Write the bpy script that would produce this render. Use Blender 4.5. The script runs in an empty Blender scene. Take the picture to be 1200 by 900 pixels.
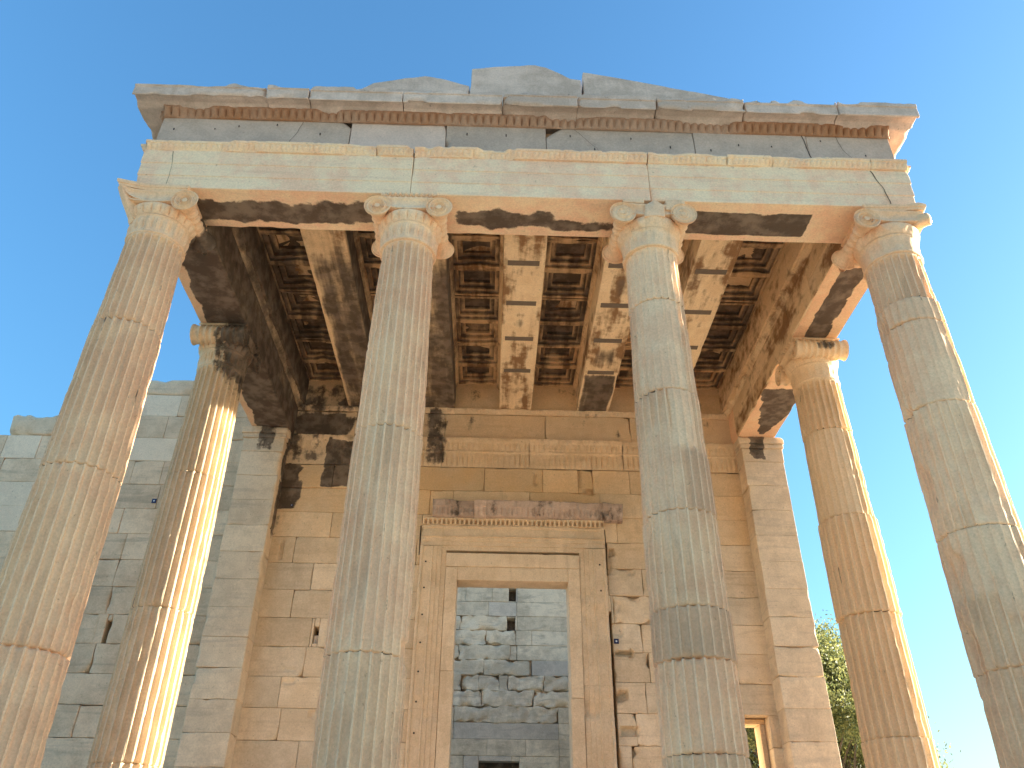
import bpy, math, random
import numpy as np
from mathutils import Vector, Matrix

scene = bpy.context.scene
rng = random.Random(7)
PI = math.pi

# ------------------------------------------------------------------ camera
cam_d = bpy.data.cameras.new('camera')
cam = bpy.data.objects.new('camera', cam_d)
scene.collection.objects.link(cam)
CP = (-0.35661575, -7.70874829, 0.11805576)
FW = (0.01865721, 0.84254996, 0.53829497)
RT = (0.99955666, -0.02821261, 0.00951447)
UP = (-0.02320312, -0.53787881, 0.8427028)
cam.matrix_world = Matrix(((RT[0], UP[0], -FW[0], CP[0]), (RT[1], UP[1], -FW[1], CP[1]),
                           (RT[2], UP[2], -FW[2], CP[2]), (0, 0, 0, 1)))
cam_d.sensor_width = 36.0
cam_d.lens = 947.3978 / 1200 * 36
cam_d.clip_end = 3000
scene.camera = cam

# ------------------------------------------------------------------ sky, sun, exposure
SUN_AZ = math.radians(12.0)      # from +x towards +y
SUN_EL = math.radians(8.7)
world = bpy.data.worlds.new('World')
scene.world = world
world.use_nodes = True
wn = world.node_tree
bg = wn.nodes['Background']
sky = wn.nodes.new('ShaderNodeTexSky')
sky.sky_type = 'NISHITA'
sky.sun_disc = False
sky.sun_elevation = SUN_EL
sky.sun_rotation = math.radians(90) - SUN_AZ
sky.altitude = 150
sky.air_density = 1.5
sky.dust_density = 2.5
sky.ozone_density = 6.0
wbal = wn.nodes.new('ShaderNodeMix'); wbal.data_type = 'RGBA'; wbal.blend_type = 'MULTIPLY'
wbal.inputs[0].default_value = 1.0
wbal.inputs[7].default_value = (1.02, 1.005, 0.905, 1)     # camera white balance
wn.links.new(sky.outputs[0], wbal.inputs[6])
wn.links.new(wbal.outputs[2], bg.inputs[0])
bg.inputs[1].default_value = 0.112

sun_d = bpy.data.lights.new('sun', 'SUN')
sun_d.energy = 5.0
sun_d.angle = math.radians(0.5)
sun_d.color = (1.0, 0.94, 0.80)
sun = bpy.data.objects.new('sun', sun_d)
scene.collection.objects.link(sun)
sdir = Vector((math.cos(SUN_AZ) * math.cos(SUN_EL), math.sin(SUN_AZ) * math.cos(SUN_EL), math.sin(SUN_EL)))
sun.rotation_euler = sdir.to_track_quat('Z', 'Y').to_euler()
sun.location = (30, 5, 20)

scene.view_settings.view_transform = 'Standard'
scene.view_settings.look = 'None'
scene.view_settings.gamma = 1.0
scene.view_settings.exposure = 2.51
scene.render.engine = 'CYCLES'
scene.cycles.max_bounces = 8
scene.cycles.diffuse_bounces = 6

# ------------------------------------------------------------------ numpy noise
def _hash(ix, iy, iz, seed):
    h = (ix * 73856093) ^ (iy * 19349663) ^ (iz * 83492791) ^ (seed * 1640531527)
    h = h & 0xFFFFFFFF
    h = ((h ^ (h >> 13)) * 1274126177) & 0xFFFFFFFF
    h = ((h ^ (h >> 16)) * 2246822519) & 0xFFFFFFFF
    h = h ^ (h >> 15)
    return (h & 0xFFFFFF) / float(0xFFFFFF)

def vn(P, seed=0):
    P = np.asarray(P, float)
    I = np.floor(P).astype(np.int64)
    F = P - I
    F = F * F * (3 - 2 * F)
    r = 0
    for a in (0, 1):
        wx = F[:, 0] if a else 1 - F[:, 0]
        for b in (0, 1):
            wy = F[:, 1] if b else 1 - F[:, 1]
            for c in (0, 1):
                wz = F[:, 2] if c else 1 - F[:, 2]
                r = r + wx * wy * wz * _hash(I[:, 0] + a, I[:, 1] + b, I[:, 2] + c, seed)
    return r

def fbm(P, seed=0, octv=4, gain=0.5):
    s = 0; a = 1.0; t = 0
    P = np.asarray(P, float)
    for i in range(octv):
        s = s + a * vn(P * (2.03 ** i) + 17.3 * i, seed + i)
        t += a; a *= gain
    return s / t

def sstep(a, b, x):
    t = np.clip((x - a) / (b - a), 0, 1)
    return t * t * (3 - 2 * t)

# ------------------------------------------------------------------ mesh builder
class MB:
    def __init__(s):
        s.V = []; s.F = []; s.T3 = []; s.C = []; s.n = 0
    def add(s, V, F=None, tint=(0.5, 0, 0, 0), tris=None):
        V = np.asarray(V, float).reshape(-1, 3)
        C = np.asarray(tint, float)
        if C.ndim == 1:
            C = np.tile(C, (len(V), 1))
        s.V.append(V); s.C.append(C)
        if F is not None and len(F):
            s.F.append(np.asarray(F, np.int64) + s.n)
        if tris is not None and len(tris):
            s.T3.append(np.asarray(tris, np.int64) + s.n)
        s.n += len(V)
    def build(s, name, mat, parent=None, smooth=True, sharp=None, loc=None):
        V = np.concatenate(s.V); C = np.concatenate(s.C)
        off = np.array(parent.matrix_world.translation if False else WLOC.get(parent.name, (0, 0, 0))) if parent else np.zeros(3)
        if parent is None and loc is not None:
            off = np.array(loc)
        V = V - off
        me = bpy.data.meshes.new(name)
        Q = np.concatenate(s.F) if s.F else np.zeros((0, 4), np.int64)
        T = np.concatenate(s.T3) if s.T3 else np.zeros((0, 3), np.int64)
        nq, nt = len(Q), len(T)
        me.vertices.add(len(V)); me.vertices.foreach_set('co', V.astype(np.float32).ravel())
        me.loops.add(nq * 4 + nt * 3)
        me.loops.foreach_set('vertex_index', np.concatenate([Q.ravel(), T.ravel()]).astype(np.int32))
        me.polygons.add(nq + nt)
        st = np.concatenate([np.arange(nq) * 4, nq * 4 + np.arange(nt) * 3]).astype(np.int32)
        me.polygons.foreach_set('loop_start', st)
        me.update(calc_edges=True)
        me.validate()
        at = me.attributes.new('tint', 'FLOAT_COLOR', 'POINT')
        if len(me.vertices) == len(C):
            at.data.foreach_set('color', C.astype(np.float32).ravel())
        me.polygons.foreach_set('use_smooth', np.full(len(me.polygons), smooth, bool))
        if smooth and sharp:
            me.set_sharp_from_angle(angle=math.radians(sharp))
        me.materials.append(mat)
        o = bpy.data.objects.new(name, me)
        scene.collection.objects.link(o)
        if parent:
            o.parent = parent
            WLOC[o.name] = tuple(off)
        elif loc is not None:
            o.location = loc
        return o

WLOC = {}
def thing(name, label, cat, loc=(0, 0, 0), group=None):
    o = bpy.data.objects.new(name, None)
    scene.collection.objects.link(o)
    o.empty_display_size = 0.3
    o.location = loc
    WLOC[o.name] = tuple(loc)
    o['label'] = label; o['category'] = cat; o['kind'] = 'thing'
    if group: o['group'] = group
    return o
def tag(o, label, cat, group=None):
    o['label'] = label; o['category'] = cat; o['kind'] = 'thing'
    if group: o['group'] = group
    return o

def lin(a, b, step, edges=(0.006, 0.016, 0.035, 0.07)):
    L = b - a
    e = [x for x in edges if x < L * 0.3]
    s = e[-1] if e else 0
    n = max(1, int(round((L - 2 * s) / step)))
    mid = list(np.linspace(a + s, b - s, n + 1))
    return np.array([a] + [a + x for x in e[:-1]] + mid + [b - x for x in e[:-1][::-1]] + [b])

def grid_faces(n, m, flip=False):
    i, j = np.meshgrid(np.arange(n - 1), np.arange(m - 1), indexing='ij')
    a = (i * m + j).ravel()
    F = np.stack([a, a + m, a + m + 1, a + 1], 1)
    return F[:, ::-1] if flip else F

def box_grid(ax, ay, az):
    Vs = []; Fs = []; n = 0
    def put(A, B, axis, val, flip):
        nonlocal n
        a, b = np.meshgrid(A, B, indexing='ij')
        c = np.full(a.shape, val)
        o = [None] * 3
        r = [k for k in range(3) if k != axis]
        o[axis] = c; o[r[0]] = a; o[r[1]] = b
        Vs.append(np.stack(o, -1).reshape(-1, 3))
        Fs.append(grid_faces(len(A), len(B), flip) + n); n += len(A) * len(B)
    put(ay, az, 0, ax[0], True); put(ay, az, 0, ax[-1], False)
    put(ax, az, 1, ay[0], False); put(ax, az, 1, ay[-1], True)
    put(ax, ay, 2, az[0], True); put(ax, ay, 2, az[-1], False)
    V = np.concatenate(Vs); F = np.concatenate(Fs)
    U, inv = np.unique(np.round(V * 1e5).astype(np.int64), axis=0, return_inverse=True)
    return U / 1e5, inv.reshape(-1)[F]

def block(mb, x0, x1, y0, y1, z0, z1, step=0.09, r=0.008, chip=0.05, chip_f=4.0, chip_t=0.62, rough=0.004,
          rough_f=3.0, tint=(0.5, 0, 0, 0), seed=0, soot=None, disp=None, extra=None, steps=None):
    """one weathered stone: rounded edges whose radius wanders, so that edges chip"""
    sx, sy, sz = steps if steps else (step, step, step)
    ax, ay, az = lin(x0, x1, sx), lin(y0, y1, sy), lin(z0, z1, sz)
    if extra:
        ax = np.unique(np.concatenate([ax, [v for v in extra.get('x', []) if x0 < v < x1]]))
        ay = np.unique(np.concatenate([ay, [v for v in extra.get('y', []) if y0 < v < y1]]))
        az = np.unique(np.concatenate([az, [v for v in extra.get('z', []) if z0 < v < z1]]))
    V, F = box_grid(ax, ay, az)
    c = np.array([(x0 + x1) / 2, (y0 + y1) / 2, (z0 + z1) / 2]); h = np.array([x1 - x0, y1 - y0, z1 - z0]) / 2
    P = V.copy()
    nz = fbm(P * chip_f, seed + 11, 3)
    rad = r + chip * np.clip((nz - chip_t) / 0.2, 0, 1) ** 1.3
    rad = np.minimum(rad, h.min() * 0.9)[:, None]
    q = V - c
    inn = np.clip(q, -(h - rad), h - rad)
    d = q - inn
    L = np.linalg.norm(d, axis=1, keepdims=True)
    q2 = np.where(L > 1e-9, inn + d / np.maximum(L, 1e-9) * np.minimum(L, rad), q)
    V = q2 + c
    if rough:
        N = d / np.maximum(L, 1e-9)
        V = V + N * ((fbm(P * rough_f, seed + 31, 4) - 0.5) * 2 * rough)[:, None]
    if disp is not None:
        V = disp(V)
    C = np.tile(np.asarray(tint, float), (len(V), 1))
    if soot is not None:
        C[:, 2] = np.maximum(C[:, 2], soot(V))
    mb.add(V, F, C)

def sweep(mb, prof, A, B, U, W, step=0.02, mit=(0, 0), pat=None, wear=0, seed=0, tint=(0.5, 0, 0, 0), soot=None, caps=True, closed=False):
    """profile points (u, w, weight) swept from A to B; pat(t) displaces along W by weight"""
    A, B, U, W = (np.asarray(v, float) for v in (A, B, U, W))
    L = np.linalg.norm(B - A); D = (B - A) / L
    nt = max(2, int(L / step) + 1)
    t = np.linspace(0, 1, nt)
    pr = np.asarray(prof, float)
    if closed: pr = np.concatenate([pr, pr[:1]])
    k = len(pr)
    s = t[:, None] * L
    u = pr[None, :, 0]; w = np.repeat(pr[None, :, 1], nt, 0).copy(); wt = pr[None, :, 2]
    if pat is not None:
        w = w + pat(s) * wt
    sh = (1 - t[:, None]) * (-mit[0] * u) + t[:, None] * (mit[1] * u)
    V = A + (s + sh)[..., None] * D + np.repeat(u, nt, 0)[..., None] * U + w[..., None] * W
    V = V.reshape(-1, 3)
    if wear:
        f = fbm(V * 2.2, seed, 4); f2 = fbm(V * 9, seed + 5, 3)
        cut = wear * np.clip((f - 0.52) / 0.16, 0, 1) + wear * 0.35 * np.clip((f2 - 0.55) / 0.2, 0, 1)
        base = pr[:, 1].min()
        wv = (V - A) @ W
        nw = np.maximum(np.minimum(wv, base + 0.004), wv - cut)
        V = V + (np.where(wv > base + 0.004, nw - wv, 0))[:, None] * W
    C = np.tile(np.asarray(tint, float), (len(V), 1))
    if soot is not None: C[:, 2] = np.maximum(C[:, 2], soot(V))
    F = grid_faces(nt, k)
    # outward orientation does not matter for shading
    mb.add(V, F, C)
    if caps:
        for i in (0, nt - 1):
            ring = V.reshape(nt, k, 3)[i]
            cc = ring.mean(0)
            mb.add(np.concatenate([ring, [cc]]), None, C[0], [[j, (j + 1) % k, k] for j in range(k)])

def lathe(mb, prof, c, nseg=96, axis='z', pat=None, tint=(0.5, 0, 0, 0), caps=False, soot=None):
    """profile (r, z, weight) turned about an axis through c"""
    pr = np.asarray(prof, float)
    th = np.linspace(0, 2 * PI, nseg, endpoint=False)
    r = np.repeat(pr[:, 0][:, None], nseg, 1); z = np.repeat(pr[:, 1][:, None], nseg, 1)
    if pat is not None:
        r = r + pat(th)[None, :] * pr[:, 2][:, None]
    x, y = r * np.cos(th), r * np.sin(th)
    if axis == 'z': V = np.stack([x, y, z], -1)
    elif axis == 'y': V = np.stack([x, z, y], -1)
    else: V = np.stack([z, x, y], -1)
    V = V.reshape(-1, 3) + np.asarray(c)
    m = len(pr)
    i, j = np.meshgrid(np.arange(m - 1), np.arange(nseg), indexing='ij')
    a = (i * nseg + j).ravel(); b = (i * nseg + (j + 1) % nseg).ravel()
    F = np.stack([a, b, b + nseg, a + nseg], 1)
    C = np.tile(np.asarray(tint, float), (len(V), 1))
    if soot is not None: C[:, 2] = np.maximum(C[:, 2], soot(V))
    mb.add(V, F, C)

def extrude_poly(mb, pts, axis, a, b, tint=(0.5, 0, 0, 0), seed=0, rough=0.006):
    """convex-ish outline (u,v) extruded along an axis between a and b, outline resampled and roughened"""
    P = []
    n = len(pts)
    for i in range(n):
        p, q = np.array(pts[i], float), np.array(pts[(i + 1) % n], float)
        m = max(1, int(np.linalg.norm(q - p) / 0.04))
        for k in range(m): P.append(p + (q - p) * k / m)
    P = np.array(P)
    k = len(P)
    c = P.mean(0)
    rings = []
    depth = [a, a + 0.012, a + 0.05, (a + b) / 2, b - 0.02, b]
    shr = [0.012, 0.003, 0, 0, 0.003, 0.01]
    for d, s in zip(depth, shr):
        dirv = P - c; dirv /= np.linalg.norm(dirv, axis=1, keepdims=True)
        R = P - dirv * s
        q3 = np.stack([R[:, 0], np.full(k, d), R[:, 1]], 1)
        R = R + dirv * ((fbm(q3 * 6, seed, 4) - 0.5) * 2 * rough)[:, None]
        rings.append(R)
    V = []
    for d, R in zip(depth, rings):
        if axis == 'y': V.append(np.stack([R[:, 0], np.full(k, d), R[:, 1]], 1))
        elif axis == 'x': V.append(np.stack([np.full(k, d), R[:, 0], R[:, 1]], 1))
        else: V.append(np.stack([R[:, 0], R[:, 1], np.full(k, d)], 1))
    m = len(V)
    Va = np.concatenate(V)
    i, j = np.meshgrid(np.arange(m - 1), np.arange(k), indexing='ij')
    A_ = (i * k + j).ravel(); B_ = (i * k + (j + 1) % k).ravel()
    F = np.stack([A_, B_, B_ + k, A_ + k], 1)
    tr = []
    c0 = len(Va); Va = np.concatenate([Va, [V[0].mean(0)], [V[-1].mean(0)]])
    for j in range(k):
        tr.append([j, c0, (j + 1) % k]); o = (m - 1) * k
        tr.append([o + j, o + (j + 1) % k, c0 + 1])
    mb.add(Va, F, tint, tr)

# ------------------------------------------------------------------ materials
class NT:
    def __init__(s, name):
        s.m = bpy.data.materials.new(name); s.m.use_nodes = True
        s.t = s.m.node_tree; s.N = s.t.nodes; s.L = s.t.links
        s.b = s.N['Principled BSDF']
        s.P = s.N.new('ShaderNodeNewGeometry').outputs['Position']
    def _in(s, sock, v):
        if v is None: return
        if hasattr(v, 'is_linked'): s.L.new(v, sock)
        elif isinstance(v, (tuple, list)) and len(v) == 3 and sock.type == 'RGBA': sock.default_value = (*v, 1)
        else: sock.default_value = v
    def scale(s, v, k):
        n = s.N.new('ShaderNodeVectorMath'); n.operation = 'MULTIPLY'
        s._in(n.inputs[0], v); n.inputs[1].default_value = k
        return n.outputs[0]
    def noise(s, v=None, scale=1, detail=5, rough=0.55, dist=0):
        n = s.N.new('ShaderNodeTexNoise')
        s._in(n.inputs['Vector'], v if v is not None else s.P)
        n.inputs['Scale'].default_value = scale; n.inputs['Detail'].default_value = detail
        n.inputs['Roughness'].default_value = rough; n.inputs['Distortion'].default_value = dist
        return n.outputs[0]
    def math(s, op, a, b=None, clamp=False):
        n = s.N.new('ShaderNodeMath'); n.operation = op; n.use_clamp = clamp
        s._in(n.inputs[0], a); s._in(n.inputs[1], b)
        return n.outputs[0]
    def step(s, x, a, b):
        n = s.N.new('ShaderNodeMapRange'); n.interpolation_type = 'SMOOTHSTEP'
        s._in(n.inputs[0], x); n.inputs[1].default_value = a; n.inputs[2].default_value = b
        return n.outputs[0]
    def mix(s, f, a, b, mode='MIX'):
        n = s.N.new('ShaderNodeMix'); n.data_type = 'RGBA'; n.blend_type = mode; n.clamp_factor = True
        s._in(n.inputs[0], f); s._in(n.inputs[6], a); s._in(n.inputs[7], b)
        return n.outputs[2]
    def attr(s, name):
        n = s.N.new('ShaderNodeAttribute'); n.attribute_name = name
        sp = s.N.new('ShaderNodeSeparateColor'); s.L.new(n.outputs['Color'], sp.inputs[0])
        return sp.outputs[0], sp.outputs[1], sp.outputs[2], n.outputs['Alpha']
    def bump(s, h, strength=0.4, dist=0.01, normal=None):
        n = s.N.new('ShaderNodeBump'); n.inputs['Strength'].default_value = strength; n.inputs['Distance'].default_value = dist
        s._in(n.inputs['Height'], h)
        if normal is not None: s.L.new(normal, n.inputs['Normal'])
        return n.outputs[0]

def stone(name, light, dark, warm, stain=(0.20, 0.11, 0.05), soot=(0.055, 0.042, 0.032), patch=(0.5, 0.47, 0.43),
          vein=(1.2, 1.2, 9.0), vein_amt=0.35, vein_col=(0.55, 0.50, 0.46), stain_amt=0.5, stain_t=(0.58, 0.72),
          streak=(5.0, 5.0, 0.7), bump=0.5, pit=0.6, wbk=1.0, ragged=1.5, edge=(0.44, 0.60), along=0.38):
    n = NT(name)
    def wb(c): return (min(.84, c[0] * (1 + .24 * wbk)), min(.80, c[1] * (1 - .085 * wbk)), min(.7, c[2] * (1 - .28 * wbk)))
    light, dark, warm, patch, vein_col = wb(light), wb(dark), wb(warm), wb(patch), wb(vein_col)
    tone, wm, st, pt = n.attr('tint')
    big = n.noise(scale=0.8, detail=3)
    mid = n.noise(scale=4.5, detail=7, rough=0.62)
    fine = n.noise(scale=42, detail=5, rough=0.65)
    f = n.step(n.math('ADD', n.math('MULTIPLY', big, 0.5), n.math('MULTIPLY', mid, 0.5)), 0.40, 0.60)
    col = n.mix(f, dark, light)
    vv = n.noise(n.scale(n.P, vein), 1.0, 6, 0.6, 0.6)
    col = n.mix(n.math('MULTIPLY', n.step(vv, 0.52, 0.70), vein_amt), col, vein_col)
    sk = n.noise(n.scale(n.P, streak), 1.0, 4, 0.55)
    # honey patina
    wf = n.math('MULTIPLY', wm, n.math('ADD', 0.55, n.math('MULTIPLY', n.step(big, 0.35, 0.65), 0.45)))
    col = n.mix(wf, col, warm)
    # brown running stains
    sm = n.step(n.math('ADD', n.math('MULTIPLY', sk, 0.6), n.math('MULTIPLY', mid, 0.4)), stain_t[0], stain_t[1])
    col = n.mix(n.math('MULTIPLY', sm, stain_amt), col, stain)
    # replacement marble
    pc = n.mix(f, tuple(c * 0.88 for c in patch), patch)
    col = n.mix(n.math('MULTIPLY', pt, 0.9), col, pc)
    tv = n.math('ADD', 0.68, n.math('MULTIPLY', tone, 0.64))
    tvc = n.N.new('ShaderNodeCombineColor')
    for i in range(3): n.L.new(tv, tvc.inputs[i])
    col = n.mix(1.0, col, tvc.outputs[0], 'MULTIPLY')
    # fine grain and pits
    g = n.math('ADD', 0.70, n.math('MULTIPLY', fine, 0.60))
    gc = n.N.new('ShaderNodeCombineColor')
    for i in range(3): n.L.new(g, gc.inputs[i])
    col = n.mix(1.0, col, gc.outputs[0], 'MULTIPLY')
    pn = n.noise(scale=17, detail=4, rough=0.7)
    pm = n.step(pn, 0.64, 0.72)
    col = n.mix(n.math('MULTIPLY', pm, pit), col, tuple(c * 0.45 for c in dark))
    # soot crust with ragged edge
    sn = n.math('ADD', n.math('MULTIPLY', n.noise(scale=3.2, detail=8, rough=0.68), 1 - along), n.math('MULTIPLY', sk, along))
    sv = n.math('ADD', n.math('MULTIPLY', st, 0.84), n.math('MULTIPLY', n.math('SUBTRACT', sn, 0.5), ragged))
    s_ = n.step(sv, edge[0], edge[1])
    sc = n.mix(n.step(mid, 0.4, 0.65), soot, tuple(min(1, c * 3.2) for c in soot))
    col = n.mix(n.math('MULTIPLY', s_, 0.93), col, sc)
    n.L.new(col, n.b.inputs['Base Color'])
    n.b.inputs['Roughness'].default_value = 0.82
    n.b.inputs['Specular IOR Level'].default_value = 0.25
    h = n.math('ADD', n.math('MULTIPLY', mid, 0.8), n.math('MULTIPLY', fine, 0.22))
    h = n.math('SUBTRACT', h, n.math('MULTIPLY', pm, 0.25))
    h = n.math('ADD', h, n.math('MULTIPLY', vv, 0.25))
    n.L.new(n.bump(h, bump, 0.02), n.b.inputs['Normal'])
    return n.m

M = {}
M['column'] = stone('column_marble', (0.89, 0.595, 0.375), (0.77, 0.495, 0.305), (0.74, 0.48, 0.26), vein=(8, 8, 0.9), vein_amt=0.42,
                    vein_col=(0.48, 0.34, 0.225), stain_amt=0.26, patch=(0.72, 0.475, 0.295), wbk=0.0)
M['column_rear'] = stone('rear_column_marble', (0.84, 0.67, 0.46), (0.70, 0.54, 0.36), (0.78, 0.53, 0.28), vein=(8, 8, 0.9), vein_amt=0.42,  # same marble, less red to offset warm bounced light on the rear pair
                    vein_col=(0.42, 0.33, 0.24), stain_amt=0.30, wbk=0.0)
M['entab'] = stone('entablature_marble', (0.80, 0.71, 0.58), (0.67, 0.57, 0.455), (0.66, 0.48, 0.26), vein=(0.8, 3.0, 11), vein_amt=0.30,
                   vein_col=(0.45, 0.385, 0.33), stain_amt=0.22, wbk=.85)
M['frieze'] = stone('grey_limestone', (0.44, 0.465, 0.475), (0.36, 0.385, 0.395), (0.45, 0.36, 0.25), vein=(2, 2, 3), vein_amt=0.2,
                    vein_col=(0.30, 0.32, 0.33), stain_amt=0.10, patch=(0.54, 0.565, 0.59), pit=0.35, bump=0.3)
M['cornice'] = stone('cornice_marble', (0.62, 0.585, 0.54), (0.44, 0.41, 0.37), (0.34, 0.19, 0.10), vein=(1.0, 3.0, 9), vein_amt=0.35,
                     vein_col=(0.33, 0.29, 0.26), stain=(0.24, 0.13, 0.065), stain_amt=0.35, wbk=.6)
M['wall'] = stone('honey_wall_marble', (0.70, 0.625, 0.48), (0.58, 0.50, 0.365), (0.74, 0.50, 0.24), vein=(0.9, 2.0, 10), vein_amt=0.42,
                  vein_col=(0.42, 0.35, 0.25), stain_amt=0.40, streak=(4, 4, 0.6), wbk=.20)
M['grey_wall'] = stone('weathered_wall_marble', (0.82, 0.625, 0.43), (0.65, 0.48, 0.32), (0.50, 0.38, 0.26), vein=(0.8, 2.0, 8), vein_amt=0.5,
                       vein_col=(0.38, 0.30, 0.215), stain_amt=0.30, patch=(0.84, 0.68, 0.50), wbk=0.0)
M['anta'] = stone('pale_pier_marble', (0.73, 0.645, 0.485), (0.58, 0.50, 0.37), (0.60, 0.48, 0.32), vein=(0.8, 2.0, 8), vein_amt=0.45,
                  vein_col=(0.38, 0.33, 0.27), stain_amt=0.28, wbk=0.25)
M['rubble'] = stone('cold_grey_stone', (0.76, 0.665, 0.51), (0.50, 0.43, 0.325), (0.54, 0.44, 0.30), vein=(1.5, 1.5, 8), vein_amt=0.5,
                    vein_col=(0.26, 0.225, 0.19), stain_amt=0.2, stain=(0.2, 0.17, 0.14), bump=0.9, wbk=0.2)
M['ceiling'] = stone('ceiling_marble', (0.80, 0.70, 0.49), (0.70, 0.575, 0.375), (0.58, 0.38, 0.19), stain=(0.20, 0.095, 0.035), stain_amt=0.9,
                     stain_t=(0.47, 0.60), vein=(5, 0.8, 5), vein_amt=0.3, vein_col=(0.38, 0.26, 0.14), streak=(4.5, 0.6, 2), wbk=.2, ragged=1.3, edge=(0.36, 0.72), along=0.62)
M['door'] = stone('doorway_marble', (0.70, 0.61, 0.46), (0.58, 0.485, 0.345), (0.62, 0.46, 0.25), vein=(7, 7, 0.9), vein_amt=0.3,
                  vein_col=(0.42, 0.33, 0.22), stain_amt=0.25, wbk=.25)
M['paving'] = stone('limestone_paving', (0.62, 0.55, 0.45), (0.50, 0.44, 0.36), (0.45, 0.35, 0.25))

def flat_mat(name, col, rough=0.8, var=0.25, scale=20):
    n = NT(name)
    f = n.noise(scale=scale, detail=4)
    n.L.new(n.mix(f, tuple(c * (1 - var) for c in col), tuple(c * (1 + var) for c in col)), n.b.inputs['Base Color'])
    n.b.inputs['Roughness'].default_value = rough
    return n.m
M['mortar'] = flat_mat('grey_mortar', (0.16, 0.125, 0.095))
M['hole'] = flat_mat('dark_hole', (0.03, 0.024, 0.02))
M['stainmark'] = flat_mat('brown_stain', (0.30, 0.21, 0.13), 0.9, 0.4, 25)
M['recess'] = flat_mat('brown_recess', (0.10, 0.068, 0.042), 0.9, 0.6, 14)  # dark brown for the crack lines
M['blue'] = flat_mat('navy_plastic', (0.012, 0.02, 0.09), 0.5)
M['white'] = flat_mat('white_dot', (0.8, 0.8, 0.8), 0.5, 0.05)
M['bark'] = flat_mat('bark', (0.10, 0.075, 0.05), 0.9, 0.5, 12)

def leaf_mat(name, a, b):
    n = NT(name)
    tone, _, _, _ = n.attr('tint')
    n.L.new(n.mix(tone, a, b), n.b.inputs['Base Color'])
    n.b.inputs['Roughness'].default_value = 0.6
    n.b.inputs['Specular IOR Level'].default_value = 0.3
    tr = n.N.new('ShaderNodeBsdfTranslucent'); n.L.new(n.mix(tone, a, b), tr.inputs[0])
    mx = n.N.new('ShaderNodeMixShader'); mx.inputs[0].default_value = 0.42
    n.L.new(n.b.outputs[0], mx.inputs[1]); n.L.new(tr.outputs[0], mx.inputs[2])
    n.L.new(mx.outputs[0], n.N['Material Output'].inputs['Surface'])
    return n.m
M['olive'] = leaf_mat('olive_leaves', (0.10, 0.125, 0.045), (0.30, 0.29, 0.10))
M['cypress'] = leaf_mat('cypress_leaves', (0.03, 0.045, 0.02), (0.06, 0.08, 0.035))

# ------------------------------------------------------------------ setting: ground
def ground():
    n = NT('dry_ground')
    f = n.step(n.noise(scale=0.5, detail=9, rough=0.65), 0.35, 0.65)
    g = n.noise(scale=14, detail=6)
    col = n.mix(f, (0.42, 0.375, 0.29), (0.56, 0.515, 0.42))
    col = n.mix(n.math('MULTIPLY', g, 0.3), col, (0.28, 0.22, 0.14))
    n.L.new(col, n.b.inputs['Base Color']); n.b.inputs['Roughness'].default_value = 0.95
    n.L.new(n.bump(n.noise(scale=6, detail=9), 0.6, 0.05), n.b.inputs['Normal'])
    mb = MB()
    a = np.concatenate([-np.geomspace(900, 14, 14), np.linspace(-12, 12, 25), np.geomspace(14, 900, 14)])
    x, y = np.meshgrid(a, a, indexing='ij')
    V = np.stack([x, y, np.full(x.shape, -1.45)], -1).reshape(-1, 3)
    V[:, 2] += (fbm(V * 0.3, 3, 4) - 0.5) * 0.12
    mb.add(V, grid_faces(len(a), len(a)))
    o = mb.build('ground', n.m); o['kind'] = 'structure'
ground()
def platform():
    mb = MB()
    block(mb, -5.6, 5.6, -0.75, 6.9, -0.30, 0.0, step=0.6, tint=(0.5, 0.2, 0, 0))
    block(mb, -5.95, 5.95, -1.1, 6.9, -0.60, -0.305, step=0.6)
    block(mb, -6.3, 6.3, -1.45, 6.9, -1.0, -0.605, step=0.6)
    block(mb, -6.65, 6.65, -1.8, 6.9, -1.6, -1.005, step=0.6)
    o = mb.build('stone_platform', M['paving']); o['kind'] = 'structure'
platform()

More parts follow.
